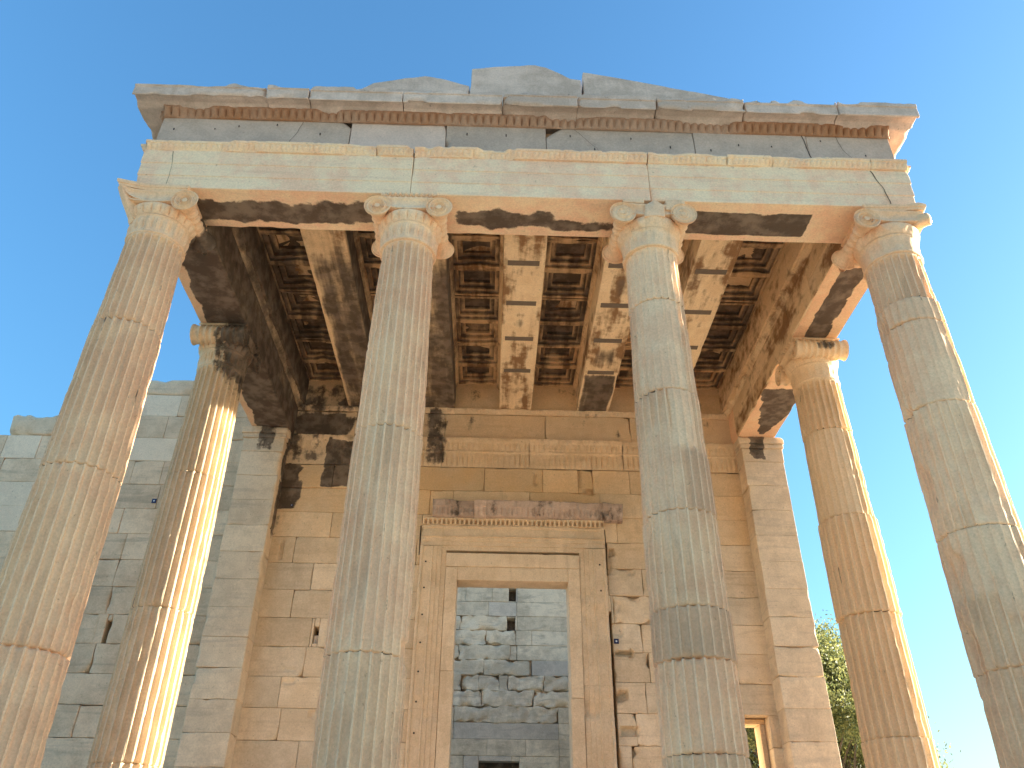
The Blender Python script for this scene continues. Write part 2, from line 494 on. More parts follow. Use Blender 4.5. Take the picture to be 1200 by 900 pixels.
# ------------------------------------------------------------------ columns
HC = 7.635
def shaft(x, y, spec, parent):
    z0, z1 = 0.42, 6.90
    joints = spec.get('joints', [])
    zs = list(np.arange(z0, z1, 0.040)) + [z1 - 0.05, z1 - 0.03, z1 - 0.015, z1]
    for j in joints: zs += [j - 0.02, j - 0.008, j - 0.003, j + 0.003, j + 0.008, j + 0.02]
    zs = np.unique(np.round(zs, 4)); zs = zs[(zs >= z0) & (zs <= z1)]
    us = np.array([0.0, 0.055, 0.085, 0.105, 0.14, 0.22, 0.35, 0.5, 0.65, 0.78, 0.86, 0.895, 0.915, 0.945]); nper = len(us); nth = 24 * nper
    th0 = spec.get('phase', 0.0)
    u = np.tile(us, 24)
    th = (np.repeat(np.arange(24), nper) + u) / 24 * 2 * PI + th0
    tt = np.clip((u - 0.5) / 0.405, -1, 1)
    prof = np.sqrt(np.clip(1 - tt * tt, 0, 1)) ** 0.85
    TH, Z = np.meshgrid(th, zs)
    PR = np.repeat(prof[None], len(zs), 0)
    sc = spec.get('scale', 1.0)
    R = np.interp(Z, [0.42, 0.6, 2, 4, 5.5, 6.6, 6.9], [0.44, 0.42, 0.412, 0.395, 0.375, 0.35, 0.345]) * sc
    seed = spec['seed']
    S = np.stack([x + R * np.cos(TH), y + R * np.sin(TH), Z], -1).reshape(-1, 3)
    shp = TH.shape
    wear = fbm(S * np.array([1.6, 1.6, 0.8]), seed, 4).reshape(shp)
    w = sstep(0.46, 0.68, wear) * spec.get('wear', 0.7)
    rgh = (fbm(S * np.array([7, 7, 4]), seed + 9, 5).reshape(shp) - 0.5)
    # drums
    drum = np.zeros(shp, int)
    for k, j in enumerate(sorted(joints)): drum += (Z > j)
    dr = np.array([rng.uniform(-1, 1) for _ in range(len(joints) + 1)])
    dro = dr[drum] * spec.get('drum_off', 0.004)
    tone = spec.get('tone', 0.5) + np.array([rng.uniform(-1, 1) for _ in range(len(joints) + 1)])[drum] * 0.10
    tone = tone + (fbm(S * 0.9, seed + 3, 2).reshape(shp) - 0.5) * 0.25
    warm = np.full(shp, spec.get('warm', 0.1)); soot = np.zeros(shp); patch = np.zeros(shp)
    depth = 0.053 * sc * (1 - 0.5 * w)
    ends = np.minimum(sstep(6.84 , 6.70, Z) + 0, 1)
    endarch = np.clip((6.865 - Z) / 0.05, 0, 1) ** 0.5
    depth = depth * np.where(Z > 6.80, endarch, 1.0)
    for (za, zb, ta, tb, kind) in spec.get('patches', []):
        dth = (TH - math.radians((ta + tb) / 2) + PI) % (2 * PI) - PI
        half = math.radians((tb - ta) / 2)
        edge = (fbm(S * 5, seed + 21, 3).reshape(shp) - 0.5) * 0.10
        m = (np.abs(dth) + edge * (half < 3) < half) & (Z > za) & (Z < zb)
        if kind == 'new':
            patch[m] = 1; w[m] *= 0.1; rgh[m] *= 0.15; depth[m] = 0.046 * sc; dro[m] += 0.006
        elif kind == 'plain':
            patch[m] = 0.6; depth[m] = 0.0; rgh[m] *= 0.5; dro[m] -= 0.004
        elif kind == 'worn':
            depth[m] *= 0.25
            dro[m] -= 0.012
        elif kind == 'dark':
            soot[m] = np.maximum(soot[m], 0.75)
    # sharp damage along the fillets
    fz = fbm(np.stack([TH * 24 / (2 * PI) * 1.0, Z * 7, np.full(shp, 0.37 + seed)], -1).reshape(-1, 3), seed + 40, 3).reshape(shp)
    filletcut = sstep(0.55, 0.75, fz) * 0.012 * (1 - PR)
    r = R + dro - depth * PR - w * 0.010 + rgh * 0.014 - filletcut * (patch < 0.5)
    for (cz, ct, sz, stt, d) in spec.get('chips', []):
        dth = (TH - math.radians(ct) + PI) % (2 * PI) - PI
        g = np.sqrt(((Z - cz) / sz) ** 2 + (dth / math.radians(stt)) ** 2) + rgh * 0.9
        r = r - d * sstep(1.0, 0.55, g)
    dj = np.full(shp, 9.0)
    for j in joints: dj = np.minimum(dj, np.abs(Z - j))
    jn = fbm(S * 5.5, seed + 55, 3).reshape(shp)
    wide = 0.004 + 0.045 * np.clip((jn - 0.55) / 0.2, 0, 1)
    jl = fbm(np.stack([TH * 3, Z * 2, TH * 0 + seed], -1).reshape(-1, 3), seed + 71, 3).reshape(shp)
    soot = np.where((dj < 0.0045) & (jl > .5), 0.60, soot)
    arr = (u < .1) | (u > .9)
    darkening = fbm(np.stack([TH * 9, Z * 1.3, TH * 0 + seed], -1).reshape(-1, 3), seed + 81, 4).reshape(shp)
    soot = np.maximum(soot, np.repeat(arr[None], len(zs), 0) * (0.22 + 0.22 * sstep(.42, .66, darkening)) * (patch < .5))
    r = r - np.where(dj < 0.0045, 0.011, 0) - 0.022 * sstep(1, 0, dj / wide) * (wide > 0.006) - 0.004 * (dj < 0.0085)
    # fillet edges are darkened above; the flute hollows get no colour change
    X = x + r * np.cos(TH); Y = y + r * np.sin(TH)
    V = np.stack([X, Y, Z], -1).reshape(-1, 3)
    if spec.get('sootf'): soot = np.maximum(soot, spec['sootf'](V).reshape(shp))
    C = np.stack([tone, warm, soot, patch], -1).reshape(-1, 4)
    m = len(zs)
    i, j = np.meshgrid(np.arange(m - 1), np.arange(nth), indexing='ij')
    a = (i * nth + j).ravel(); b = (i * nth + (j + 1) % nth).ravel()
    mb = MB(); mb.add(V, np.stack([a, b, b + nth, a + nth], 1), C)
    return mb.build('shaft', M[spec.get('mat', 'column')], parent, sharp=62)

def disc_relief(mb, c, ux, uz, nrm, R, spin, tint, soot=None, worn=0.0, seed=0):
    """a volute face: spiral channel carved in a round disc"""
    nr, nt = 34, 72
    rr = np.linspace(0, 1, nr) ** 0.8 * R; th = np.linspace(0, 2 * PI, nt + 1)
    r, t = np.meshgrid(rr, th, indexing='ij')
    ph = np.log(np.maximum(R / np.maximum(r, 1e-4), 1)) / math.log(1.75) - spin * t / (2 * PI)
    fr = ph % 1.0
    ch = np.clip(np.sin(PI * np.clip((fr - 0.13) / 0.87, 0, 1)), 0, 1) ** 0.6
    h = -0.034 * ch * (1 - worn)
    h = np.where(r < R * 0.2, -0.004, h)
    h = np.where(r > R * 0.985, -0.004, h)
    h = h - worn * 0.05 * (r / R) ** 2
    c = np.asarray(c, float)
    V = c + (r * np.cos(t))[..., None] * np.asarray(ux) + (r * np.sin(t))[..., None] * np.asarray(uz) + h[..., None] * np.asarray(nrm)
    V = V.reshape(-1, 3)
    V = V + (fbm(V * 14, seed, 3) - 0.5)[:, None] * 0.005 * np.asarray(nrm)
    C = np.tile(np.asarray(tint, float), (len(V), 1))
    if soot is not None: C[:, 2] = np.maximum(C[:, 2], soot(V))
    mb.add(V, grid_faces(nr, nt + 1), C)

def bolster_prof(R, L, rings=True, mid=0.46):
    ys = np.linspace(-L, L, 61)
    out = []
    for yv in ys:
        q = abs(yv) / L
        r = R * (mid + (1 - mid) * q ** (3.0 if mid < .6 else 5.0))
        if rings:
            for c_ in ((-0.16, -0.055, 0.055, 0.16) if mid < .6 else (-.27, -.18, -.09, 0, .09, .18, .27)):
                r += (0.014 if mid < .6 else .030) * math.exp(-((yv - c_) / (0.018 if mid < .6 else .024)) ** 2)
        out.append((r, yv, 0))
    return out

VR, VX, VZ, VY = 0.166, 0.382, 7.382, 0.385
def capital(x, y, turn, parent, spec):
    """turn: 0 faces -y, 90 faces the sides; corner: -1 / +1 for corner capitals"""
    tint = spec.get('captint', (0.55, 0.15, 0, 0)); soot = spec.get('sootf'); seed = spec['seed']
    corner = spec.get('corner', 0); brk = spec.get('broken', None)
    ca, sa = math.cos(math.radians(turn)), math.sin(math.radians(turn))
    def T(p): return (x + p[0] * ca - p[1] * sa, y + p[0] * sa + p[1] * ca, p[2])
    def TV(V):
        V = np.asarray(V, float)
        return np.stack([x + V[:, 0] * ca - V[:, 1] * sa, y + V[:, 0] * sa + V[:, 1] * ca, V[:, 2]], 1)
    def Dv(d): return (d[0] * ca - d[1] * sa, d[0] * sa + d[1] * ca, d[2])
    def local_add(mb, lmb):
        for V, C in zip(lmb.V, lmb.C):
            pass
    sub = MB()
    # neck band with palmette relief
    prof = [(0.31, 6.888, 0), (0.343, 6.890, 0), (0.352, 6.899, 0), (0.355, 6.910, 0), (0.352, 6.920, 0), (0.342, 6.926, 0)]
    for k in range(13):
        f = k / 12
        prof.append((0.342 + 0.012 * f * f, 6.93 + 0.22 * f, math.sin(PI * f)))
    prof += [(0.358, 7.155, 0), (0.365, 7.167, 0), (0.358, 7.18, 0)]
    carve = spec.get('carve', 1.0)
    lathe(sub, prof, (0, 0, 0), 240, 'z', lambda t: carve * 0.015 * (np.cos(t * 20) + 0.5 * np.cos(t * 60 + 1)), tint)
    prof = [(0.355, 7.185, 0)]
    for k in range(13):
        f = k / 12
        prof.append((0.358 + 0.046 * math.sin(f * PI / 2), 7.187 + 0.135 * f, math.sin(PI * f)))
    prof += [(0.402, 7.33, 0), (0.37, 7.36, 0), (0.2, 7.40, 0)]
    lathe(sub, prof, (0, 0, 0), 264, 'z', lambda t: carve * 0.036 * (np.abs(np.cos(t * 11)) ** 0.6 - 0.7), tint)
    # core between the volutes
    vol = []
    def canalis(face_c, face_n, half0, half1):
        """channel strip on one face; runs along face tangent from -half0 to half1"""
        n_ = np.array(face_n, float); t_ = np.array([-n_[1], n_[0], 0.0])
        s = np.linspace(-half0, half1, 60); q = np.linspace(0, 1, 22)
        S_, Q_ = np.meshgrid(s, q, indexing='ij')
        zb = 7.40 - 0.045 * np.cos(np.clip(S_ / 0.40, -1, 1) * PI / 2)
        zt = np.full_like(S_, 7.545)
        Zz = zb + (zt - zb) * Q_
        dep = -0.024 * np.sin(PI * np.clip((Q_ - 0.12) / 0.76, 0, 1)) ** 0.6
        V = np.array([0, 0, 0.0]) + n_ * 1.0 * (VY + dep)[..., None] + t_ * S_[..., None]
        V[..., 2] = Zz
        sub.add(V.reshape(-1, 3), grid_faces(60, 22), tint)
        # closing strips top and bottom go back to the core
        for qq, zz in ((0, zb[:, 0]), (-1, zt[:, 0])):
            a = V[:, qq, :]; b = a - n_ * 0.33
            W = np.stack([a, b], 1).reshape(-1, 3)
            sub.add(W, grid_faces(60, 2), tint)
    def put_volute(c, ax, spin, L=VY + .014, worn=0.0, rings=True, two=True, back=None):
        m = MB(); R = VR
        pr = bolster_prof(R, L, rings, .78 if turn == 90 else .46)
        lathe(m, pr, (0, 0, 0), 56, 'y' if ax == 'y' else 'x', None, tint)
        m2 = MB()
        for V, C in zip(m.V, m.C):
            V = V + np.array(c)
            V = V + ((fbm(V * 8 + x, seed + 7, 3) - 0.5) * 0.008)[:, None]
            W = TV(V); C2 = C.copy()
            if soot is not None: C2[:, 2] = np.maximum(C2[:, 2], soot(W))
            m2.add(W, None, C2)
        m2.F = m.F
        n_ = np.array((0, -1, 0.0)) if ax == 'y' else np.array((-1.0, 0, 0))
        for sg in ((1, -1) if two else (1,)):
            nn = n_ * sg
            tx = np.array((1.0, 0, 0)) if ax == 'y' else np.array((0, 1.0, 0))
            disc_relief(m2, T(np.array(c) + nn * (L + 0.004)), Dv(tx), (0, 0, 1), Dv(nn), R, spin, tint, soot, worn, seed)
        vol.append(m2)
    core = MB()
    if not corner:
        canalis(None, (0, -1, 0), VX, VX); canalis(None, (0, 1, 0), VX, VX)
        block(sub, -0.38, 0.38, -0.33, 0.33, 7.375, 7.555, step=0.1, tint=tint, seed=seed)
        put_volute((VX, 0, VZ), 'y', 1, worn=spec.get('volworn', 0)); put_volute((-VX, 0, VZ), 'y', -1, worn=spec.get('volworn', 0))
        if brk == 'center':
            # abacus gone in the middle, a plain pointed repair stone set in
            block(sub, -0.36, -0.10, -0.385, 0.36, 7.562, 7.634, step=0.05, tint=tint, seed=seed, chip=0.09, chip_t=0.5)
            block(sub, 0.17, 0.42, -0.385, 0.36, 7.45, 7.634, step=0.05, tint=tint, seed=seed + 1, chip=0.05)
            extrude_poly(sub, [(-0.12, 7.30), (0.14, 7.30), (0.15, 7.50), (0.03, 7.60), (-0.10, 7.51)], 'y', -0.415, -0.1,
                         (0.62, 0.0, 0, 0.5), seed, 0.01)
        else:
            ab = MB()
            for (zz0, zz1, g) in ((7.557, 7.588, 0.0), (7.590, 7.634, 0.022)):
                block(ab, -0.345 - g, 0.345 + g, -0.365 - g, 0.365 + g, zz0, zz1, step=0.02, r=0.012, chip=0.02, rough=0.002, tint=tint, seed=seed,
                      steps=(0.012, 0.05, 0.02),
                      disp=(lambda V: V + np.stack([0 * V[:, 0], np.sign(V[:, 1]) * 0.020 * (np.clip(np.sin(V[:, 0] * 2 * PI / 0.066) * 2.2, -1, 1) - 0.6) *
                                                    (np.abs(V[:, 1]) > 0.33) * (V[:, 2] > 7.58), 0 * V[:, 0]], 1)))
            for V, F, C in zip(ab.V, ab.F, ab.C):
                pass
            core.V, core.F, core.C, core.n = ab.V, ab.F, ab.C, ab.n
    else:
        k = corner                       # -1: outer corner at -x, +1: at +x
        inner = (-k) * VX
        canalis(None, (0, -1, 0), 0.36, 0.36); canalis(None, (k, 0, 0), 0.36, 0.36)
        block(sub, -0.36, 0.36, -0.33, 0.36, 7.375, 7.555, step=0.1, tint=tint, seed=seed)
        put_volute((inner, 0.0, VZ), 'y', -k)
        put_volute((0.0, VX, VZ), 'x', 1)
        # diagonal corner volute
        dg = np.array((k, -1, 0.0)) / math.sqrt(2); nrm = np.array((-k * -1.0 * -1, -1, 0.0))
        nrm = np.array((-k, -1, 0.0)) / math.sqrt(2)
        m2 = MB()
        cc = dg * 0.515 + np.array((0, 0, VZ))
        brkc = spec.get('corner_broken', False)
        if spec.get('horn'):
            pp = [(0.20, 7.14), (0.36, 7.12), (0.42, 7.20), (0.53, 7.36), (0.63, 7.545), (0.50, 7.55), (0.36, 7.40)]
            extrude_poly(m2, pp, 'y', -0.05, 0.05, tint, seed, 0.01)
            V = m2.V[-1]; a = np.arctan2(dg[1], dg[0])
            V = np.stack([V[:, 0] * math.cos(a) - V[:, 1] * math.sin(a), V[:, 0] * math.sin(a) + V[:, 1] * math.cos(a), V[:, 2]], 1)
            m2.V[-1] = TV(V)
        elif not brkc:
            for sg in (1, -1):
                disc_relief(m2, T(cc + nrm * sg * 0.062), Dv(dg), (0, 0, 1), Dv(nrm * sg), VR, 1 if sg > 0 else 1, tint, soot, 0, seed)
            th = np.linspace(0, 2 * PI, 49)
            ring = []
            for w_ in (-0.062, -0.045, 0.045, 0.062):
                rr = VR * (0.975 if abs(w_) > 0.05 else 1.0)
                ring.append(cc + nrm * w_ + np.cos(th)[:, None] * rr * dg + np.sin(th)[:, None] * rr * np.array((0, 0, 1.0)))
            V = np.concatenate(ring)
            m2.add(TV(V), grid_faces(4, 49), tint)
        else:
            block(m2, -0.12, 0.12, -0.07, 0.07, 7.33, 7.50, step=0.03, r=0.04, chip=0.09, chip_t=0.4, chip_f=9, rough=0.02, tint=(0.5, 0.5, 0, 0), seed=seed)
            V = m2.V[-1]; a = np.arctan2(dg[1], dg[0])
            V = np.stack([V[:, 0] * math.cos(a) - V[:, 1] * math.sin(a), V[:, 0] * math.sin(a) + V[:, 1] * math.cos(a), V[:, 2]], 1) + dg * 0.47
            m2.V[-1] = TV(V)
        # web from both faces out to the corner volute
        web = MB()
        zt = 7.545
        for (p0, sgn) in ((np.array((k * 0.10, -VY, 0)), 1), (np.array((k * VY, -0.10, 0)), -1)):
            end = dg * (0.60 if not brkc else 0.50) + nrm * sgn * (0.058 if not brkc else 0.03)
            s = np.linspace(0, 1, 24); q = np.linspace(0, 1, 20)
            ctrl = np.array((k * 0.34, -VY, 0)) if sgn > 0 else np.array((k * VY, -0.34, 0))
            path = ((1 - s) ** 2)[:, None] * p0 + (2 * s * (1 - s))[:, None] * ctrl + (s ** 2)[:, None] * end
            nn = np.array((0, -1, 0.0)) if sgn > 0 else np.array((k, 0, 0.0))
            V = []
            for i_ in range(24):
                zb = 7.375 + (0.13 if spec.get('horn') else 0.02) * s[i_] ** 1.5
                zz = zb + (zt - zb) * q
                dep = -0.02 * np.sin(PI * np.clip((q - 0.12) / 0.76, 0, 1)) ** 0.6
                V.append(np.stack([path[i_, 0] + nn[0] * dep, path[i_, 1] + nn[1] * dep, zz], 1))
            web.add(np.concatenate(V), grid_faces(24, 20), tint)
            # fill behind the web
            a = np.concatenate(V).reshape(24, 20, 3)
            for qq in (0, 19):
                aa = a[:, qq, :]; bb = aa * np.array((0.55, 0.55, 1))
                web.add(np.stack([aa, bb], 1).reshape(-1, 3), grid_faces(24, 2), tint)
        for V, C, F in zip(web.V, web.C, web.F):
            pass
        wv = [TV(V) for V in web.V]
        base = m2.n
        nn_ = 0
        for V, C in zip(wv, web.C):
            m2.V.append(V); m2.C.append(C)
        for F in web.F: m2.F.append(F + base)
        m2.n += web.n
        vol.append(m2)
        # abacus with a horn over the corner volute
        tip = 0.46 if not brkc else 0.40
        pts = [(-k * 0.36, -0.375), (k * 0.15, -0.385), (k * 0.30, -0.42), (k * tip, -tip - 0.0), (k * 0.42, -0.30), (k * 0.385, -0.15),
               (k * 0.375, 0.36), (-k * 0.36, 0.36)]
        if k > 0: pts = pts[::-1]
        extrude_poly(core, pts, 'z', 7.557, 7.590, tint, seed, 0.006)
        pts2 = [(p[0] * 1.045, p[1] * 1.045) for p in pts]
        extrude_poly(core, pts2, 'z', 7.592, 7.634, tint, seed, 0.006)
    s2 = MB()
    for V, C in zip(sub.V, sub.C):
        V = V + ((fbm(V * 10 + x * 3, seed + 4, 3) - 0.5) * spec.get('capworn', 0.006) * 2)[:, None] * np.array((1, 1, 0.3))
        W = TV(V); C = C.copy()
        if soot is not None: C[:, 2] = np.maximum(C[:, 2], soot(W))
        s2.add(W, None, C)
    s2.F = sub.F; s2.T3 = sub.T3
    cmat = M[spec.get('mat', 'column')]
    cap = s2.build('capital', cmat, parent, sharp=50)
    for m in vol: m.build('volute', cmat, cap, sharp=50)
    if core.n:
        s3 = MB()
        for V, C in zip(core.V, core.C):
            W = TV(V); C = C.copy()
            if soot is not None: C[:, 2] = np.maximum(C[:, 2], soot(W))
            s3.add(W, None, C)
        s3.F = core.F; s3.T3 = core.T3
        s3.build('abacus', cmat, cap, sharp=50)
    return cap

def column(x, y, label, turn, spec):
    t = thing('ionic_column', label, 'column', (x, y, 0), 'fluted columns of the porch')
    shaft(x, y, spec, t)
    capital(x, y, turn, t, spec)
    mb = MB()
    pr = [(0.30, 0.0, 0), (0.56, 0.0, 0)]
    for k in range(9): a = -PI / 2 + PI * k / 8; pr.append((0.55 + 0.055 * math.cos(a), 0.065 + 0.06 * math.sin(a), 0))
    for k in range(9): a = PI / 2 + PI * k / 8; pr.append((0.53 + 0.045 * math.cos(a), 0.2 - 0.07 * math.sin(a), 0))
    for k in range(9): a = -PI / 2 + PI * k / 8; pr.append((0.47 + 0.05 * math.cos(a), 0.34 + 0.06 * math.sin(a), 0))
    pr += [(0.45, 0.41, 0), (0.44, 0.425, 0)]
    lathe(mb, pr, (x, y, 0), 96, 'z', None, (0.5, 0.1, 0, 0))
    mb.build('base', M[spec.get('mat', 'column')], t)
    return t

XC = (-4.65, -1.51, 1.55, 4.63)
YB = 2.85
def soot5(V):
    return 0.66 * sstep(6.0, 7.2, V[:, 2]) * (0.55 + 0.45 * sstep(-4.85, -4.45, V[:, 0])) + 0.25 * sstep(-4.8, -4.35, V[:, 0]) * sstep(5.0, 6.6, V[:, 2])
def soot1(V):
    return 0.9 * sstep(-0.02, 0.25, V[:, 1]) * sstep(-4.7, -4.3, V[:, 0]) * sstep(6.6, 7.1, V[:, 2])
def soot6(V):
    return 0.62 * np.exp(-((V[:, 2] - 7.4) / 0.16) ** 2) * sstep(4.45, 4.6, V[:, 0]) * sstep(4.95, 4.8, V[:, 0]) + \
        0.5 * np.exp(-((V[:, 2] - 6.85) / 0.1) ** 2) * sstep(4.9, 4.7, V[:, 0]) * sstep(4.35, 4.5, V[:, 0])
column(XC[0], 0, 'front corner column at the far left, grey beige shaft with thin sunlit right edge', 0,
       dict(seed=11, joints=[1.97, 3.77, 5.6], wear=0.6, corner=-1, horn=True, warm=0.12, sootf=soot1,
            chips=[(3.1, 200, .18, 14, .03), (4.3, 190, .14, 10, .025), (2.4, -20, .2, 10, .02)]))
column(XC[1], 0, 'pale front column left of the doorway, large chip low on its right edge', 0,
       dict(seed=23, joints=[1.97, 4.3], scale=0.945, wear=0.55, warm=0.05, captint=(0.62, 0.06, 0, 0),
            chips=[(2.06, 2, .17, 26, .075), (1.2, 185, .2, 14, .04), (3.4, 178, .12, 12, .03), (4.9, 5, .1, 10, .02)],
            patches=[(0.42, 1.97, -130, -20, 'x')]))
column(XC[2], 0, 'front column right of the doorway, patched with grey drums under a broken capital', 0,
       dict(seed=37, joints=[1.18, 1.97, 2.44, 3.41, 4.83, 6.09], scale=0.93, wear=0.95, drum_off=0.007, warm=0.06, broken='center', volworn=0.6,
            carve=0.35, capworn=0.02,
            patches=[(1.97, 2.44, -185, 5, 'new'), (3.41, 4.08, -78, 30, 'new'), (4.83, 6.09, -150, -60, 'worn'), (4.1, 4.83, -100, -50, 'worn')],
            chips=[(4.83, -150, .08, 30, .02), (3.3, 185, .25, 18, .03), (1.5, 180, .3, 15, .03)]))
column(XC[3], 0, 'front corner column at the far right, worn stepped outline and broken corner volute', 0,
       dict(seed=41, joints=[1.95, 3.3, 4.75, 5.87, 6.2], wear=0.85, drum_off=0.014, corner=1, corner_broken=True, warm=0.18, carve=0.1, capworn=0.02,
            patches=[(4.75, 6.2, -175, -60, 'worn'), (2.6, 3.3, -190, -110, 'worn'), (2.4, 3.6, -120, -70, 'worn')],
            chips=[(4.72, 178, .12, 25, .045), (3.9, 175, .35, 22, .035), (2.9, 180, .3, 22, .05), (2.1, 178, .3, 20, .04), (5.95, 178, .12, 22, .03)]))
column(XC[0] + 0.03, YB, 'rear left column with soot darkened capital and brightly sunlit flutes', 90,
       dict(seed=53, mat='column_rear', joints=[1.4, 3.2, 5.1], wear=0.35, tone=0.20, warm=0.28, sootf=soot5, captint=(0.4, 0.5, 0, 0)))
column(XC[3] + 0.01, YB, 'rear right column, warm honey shaft in front of open sky with a stepped joint', 90,
       dict(seed=67, mat='column_rear', joints=[1.8, 3.3, 4.66, 6.03], wear=0.40, drum_off=0.014, warm=0.70, sootf=soot6, carve=0.3, captint=(0.55, 0.55, 0, 0),
            patches=[(4.66, 6.03, -190, -70, 'worn')],
            chips=[(4.62, 180, .10, 22, .03), (3.25, 180, .08, 20, .03)]))

# ------------------------------------------------------------------ antae
ZC = [7.06 - 0.4855 * k for k in range(0, 17)]
def anta(xa, xb, label, warm, seed, mat, sootf):
    t = thing('anta_pilaster', label, 'pilaster', ((xa + xb) / 2, 6.25, 0), 'wall end pilasters of the porch')
    mb = MB(); r_ = random.Random(seed)
    zz = [7.12] + [7.12 - 0.487 * k for k in range(1, 16)]
    for k in range(len(zz) - 1):
        z1, z0 = zz[k], max(zz[k + 1], 0.0)
        if z1 <= 0.05: break
        o = r_.uniform(-.005, .005); o2 = r_.uniform(-.008, .008)
        block(mb, xa + o2, xb + o2 * .5, 5.78 + o, 6.74, z0 + 0.0015, z1 - 0.0015, step=0.07, r=0.006, chip=0.075, chip_f=3.2, chip_t=0.56, rough=0.006,
              tint=((0.62 if xa > 0 else .60) + r_.uniform(-.13, .13), warm, 0, 0), seed=seed + k, soot=sootf)
    mb.build('shaft', mat, t, sharp=60)
    mb = MB()
    block(mb, xa - .01, xb + .01, 5.77, 6.7, 7.123, 7.40, step=0.035, chip=0.05, tint=(0.5, warm + .1, 0, 0), seed=seed + 50, soot=sootf, rough=0.008, rough_f=9)
    block(mb, xa - .035, xb + .035, 5.745, 6.7, 7.403, 7.49, step=0.035, chip=0.06, tint=(0.5, warm + .1, 0, 0), seed=seed + 51, soot=sootf)
    block(mb, xa - .06, xb + .06, 5.72, 6.7, 7.493, 7.632, step=0.035, chip=0.07, chip_t=0.5, tint=(0.5, warm + .1, 0, 0), seed=seed + 52, soot=sootf)
    mb.build('capital', mat, t, sharp=60)
def sootAL(V):
    V = V + (fbm(V * 6, 5, 4) - .5)[:, None] * np.array((.22, 0, .16))
    return 0.75 * sstep(-4.88, -4.72, V[:, 0]) * sstep(-4.36, -4.55, V[:, 0]) * sstep(7.05, 7.2, V[:, 2]) + 0.8 * sstep(5.8, 6.0, V[:, 1]) * sstep(-4.45, -4.34, V[:, 0]) * sstep(4.4, 6.2, V[:, 2])
def sootAR(V):
    V = V + (fbm(V * 6, 6, 4) - .5)[:, None] * np.array((.22, 0, .16))
    return 0.95 * sstep(4.45, 4.50, V[:, 0]) * sstep(4.80, 4.72, V[:, 0]) * sstep(7.1, 7.2, V[:, 2])
anta(-5.08, -4.33, 'left wall end pilaster, greyish stone blocks beside the rear left column', 0.30, 100, M['anta'], sootAL)
anta(4.33, 5.08, 'right wall end pilaster, pale tan blocks with a chipped edge against the sky', 0.22, 200, M['anta'], sootAR)

# ------------------------------------------------------------------ back wall of the porch
YW = 6.15
def ashlar(mb, x0, x1, courses, yf, depth, openings, r_, tintf, wmin=0.9, wmax=1.5, cuts=None, seed=0, topf=None, **kw):
    for ci in range(len(courses) - 1):
        z1, z0 = courses[ci], courses[ci + 1]
        xs = [x0]
        if cuts and ci in cuts: xs += cuts[ci]
        else:
            xcur = x0 + r_.uniform(0.4, 1.1)
            while xcur < x1 - 0.4:
                xs.append(xcur); xcur += r_.uniform(wmin, wmax)
        xs.append(x1)
        for k in range(len(xs) - 1):
            segs = [(xs[k], xs[k + 1], z0, z1)]
            for (oa, ob, oz0, oz1) in openings:
                ns = []
                for (a, b, c, d) in segs:
                    if b <= oa or a >= ob or d <= oz0 or c >= oz1: ns.append((a, b, c, d)); continue
                    if a < oa - 0.02: ns.append((a, oa, c, d))
                    if b > ob + 0.02: ns.append((ob, b, c, d))
                    if d > oz1 + 0.02: ns.append((max(a, oa), min(b, ob), oz1, d))
                    if c < oz0 - 0.02: ns.append((max(a, oa), min(b, ob), c, oz0))
                segs = ns
            for (a, b, c, d) in segs:
                if b - a < 0.03 or d - c < 0.03: continue
                if topf and d > topf((a + b) / 2) + 0.02: continue
                seed += 1
                tint, k2 = tintf((a + b) / 2, (c + d) / 2, r_)
                kk = dict(step=0.10, r=0.007, chip=0.06, chip_t=0.58, chip_f=3.5, rough=0.004); kk.update(kw); kk.update(k2)
                o = r_.uniform(-0.008, 0.008)
                block(mb, a + 0.0026, b - 0.0026, yf + o, yf + depth, c + 0.0024, d - 0.0024, tint=tint, seed=seed * 3, **kk)

def soot_wall(V):
    V = V + (fbm(V * 5, 7, 4) - .5)[:, None] * np.array((.16, 0, .10))
    X, Z = V[:, 0], V[:, 2]
    def bx(a, b, c, d, s=0.05): return sstep(a - s, a + s, X) * sstep(b + s, b - s, X) * sstep(c - s, c + s, Z) * sstep(d + s, d - s, Z)
    v = 0.95 * bx(-4.35, -3.95, 6.15, 7.05, .03) + 0.5 * bx(-4.4, -4.2, 5.4, 6.2, .06) + 0.92 * bx(-3.62, -2.95, 6.6, 7.58, .03) + 0.9 * bx(-4.3, -3.15, 7.7, 8.2, .06)
    v = np.maximum(v, 0.62 * bx(-4.4, -3.6, 7.05, 7.75, .1)); v = np.maximum(v, 0.60 * bx(-4.4, -2.4, 8.2, 9.0, .2))
    v = np.maximum(v, 0.7 * bx(-1.75, -1.25, 7.1, 8.4, .12)); v = np.maximum(v, 0.55 * bx(-4.4, -1.4, 7.6, 8.9, .3))
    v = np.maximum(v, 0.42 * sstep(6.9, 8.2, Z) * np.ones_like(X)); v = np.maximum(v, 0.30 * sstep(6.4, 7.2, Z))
    return np.clip(v, 0, 1)

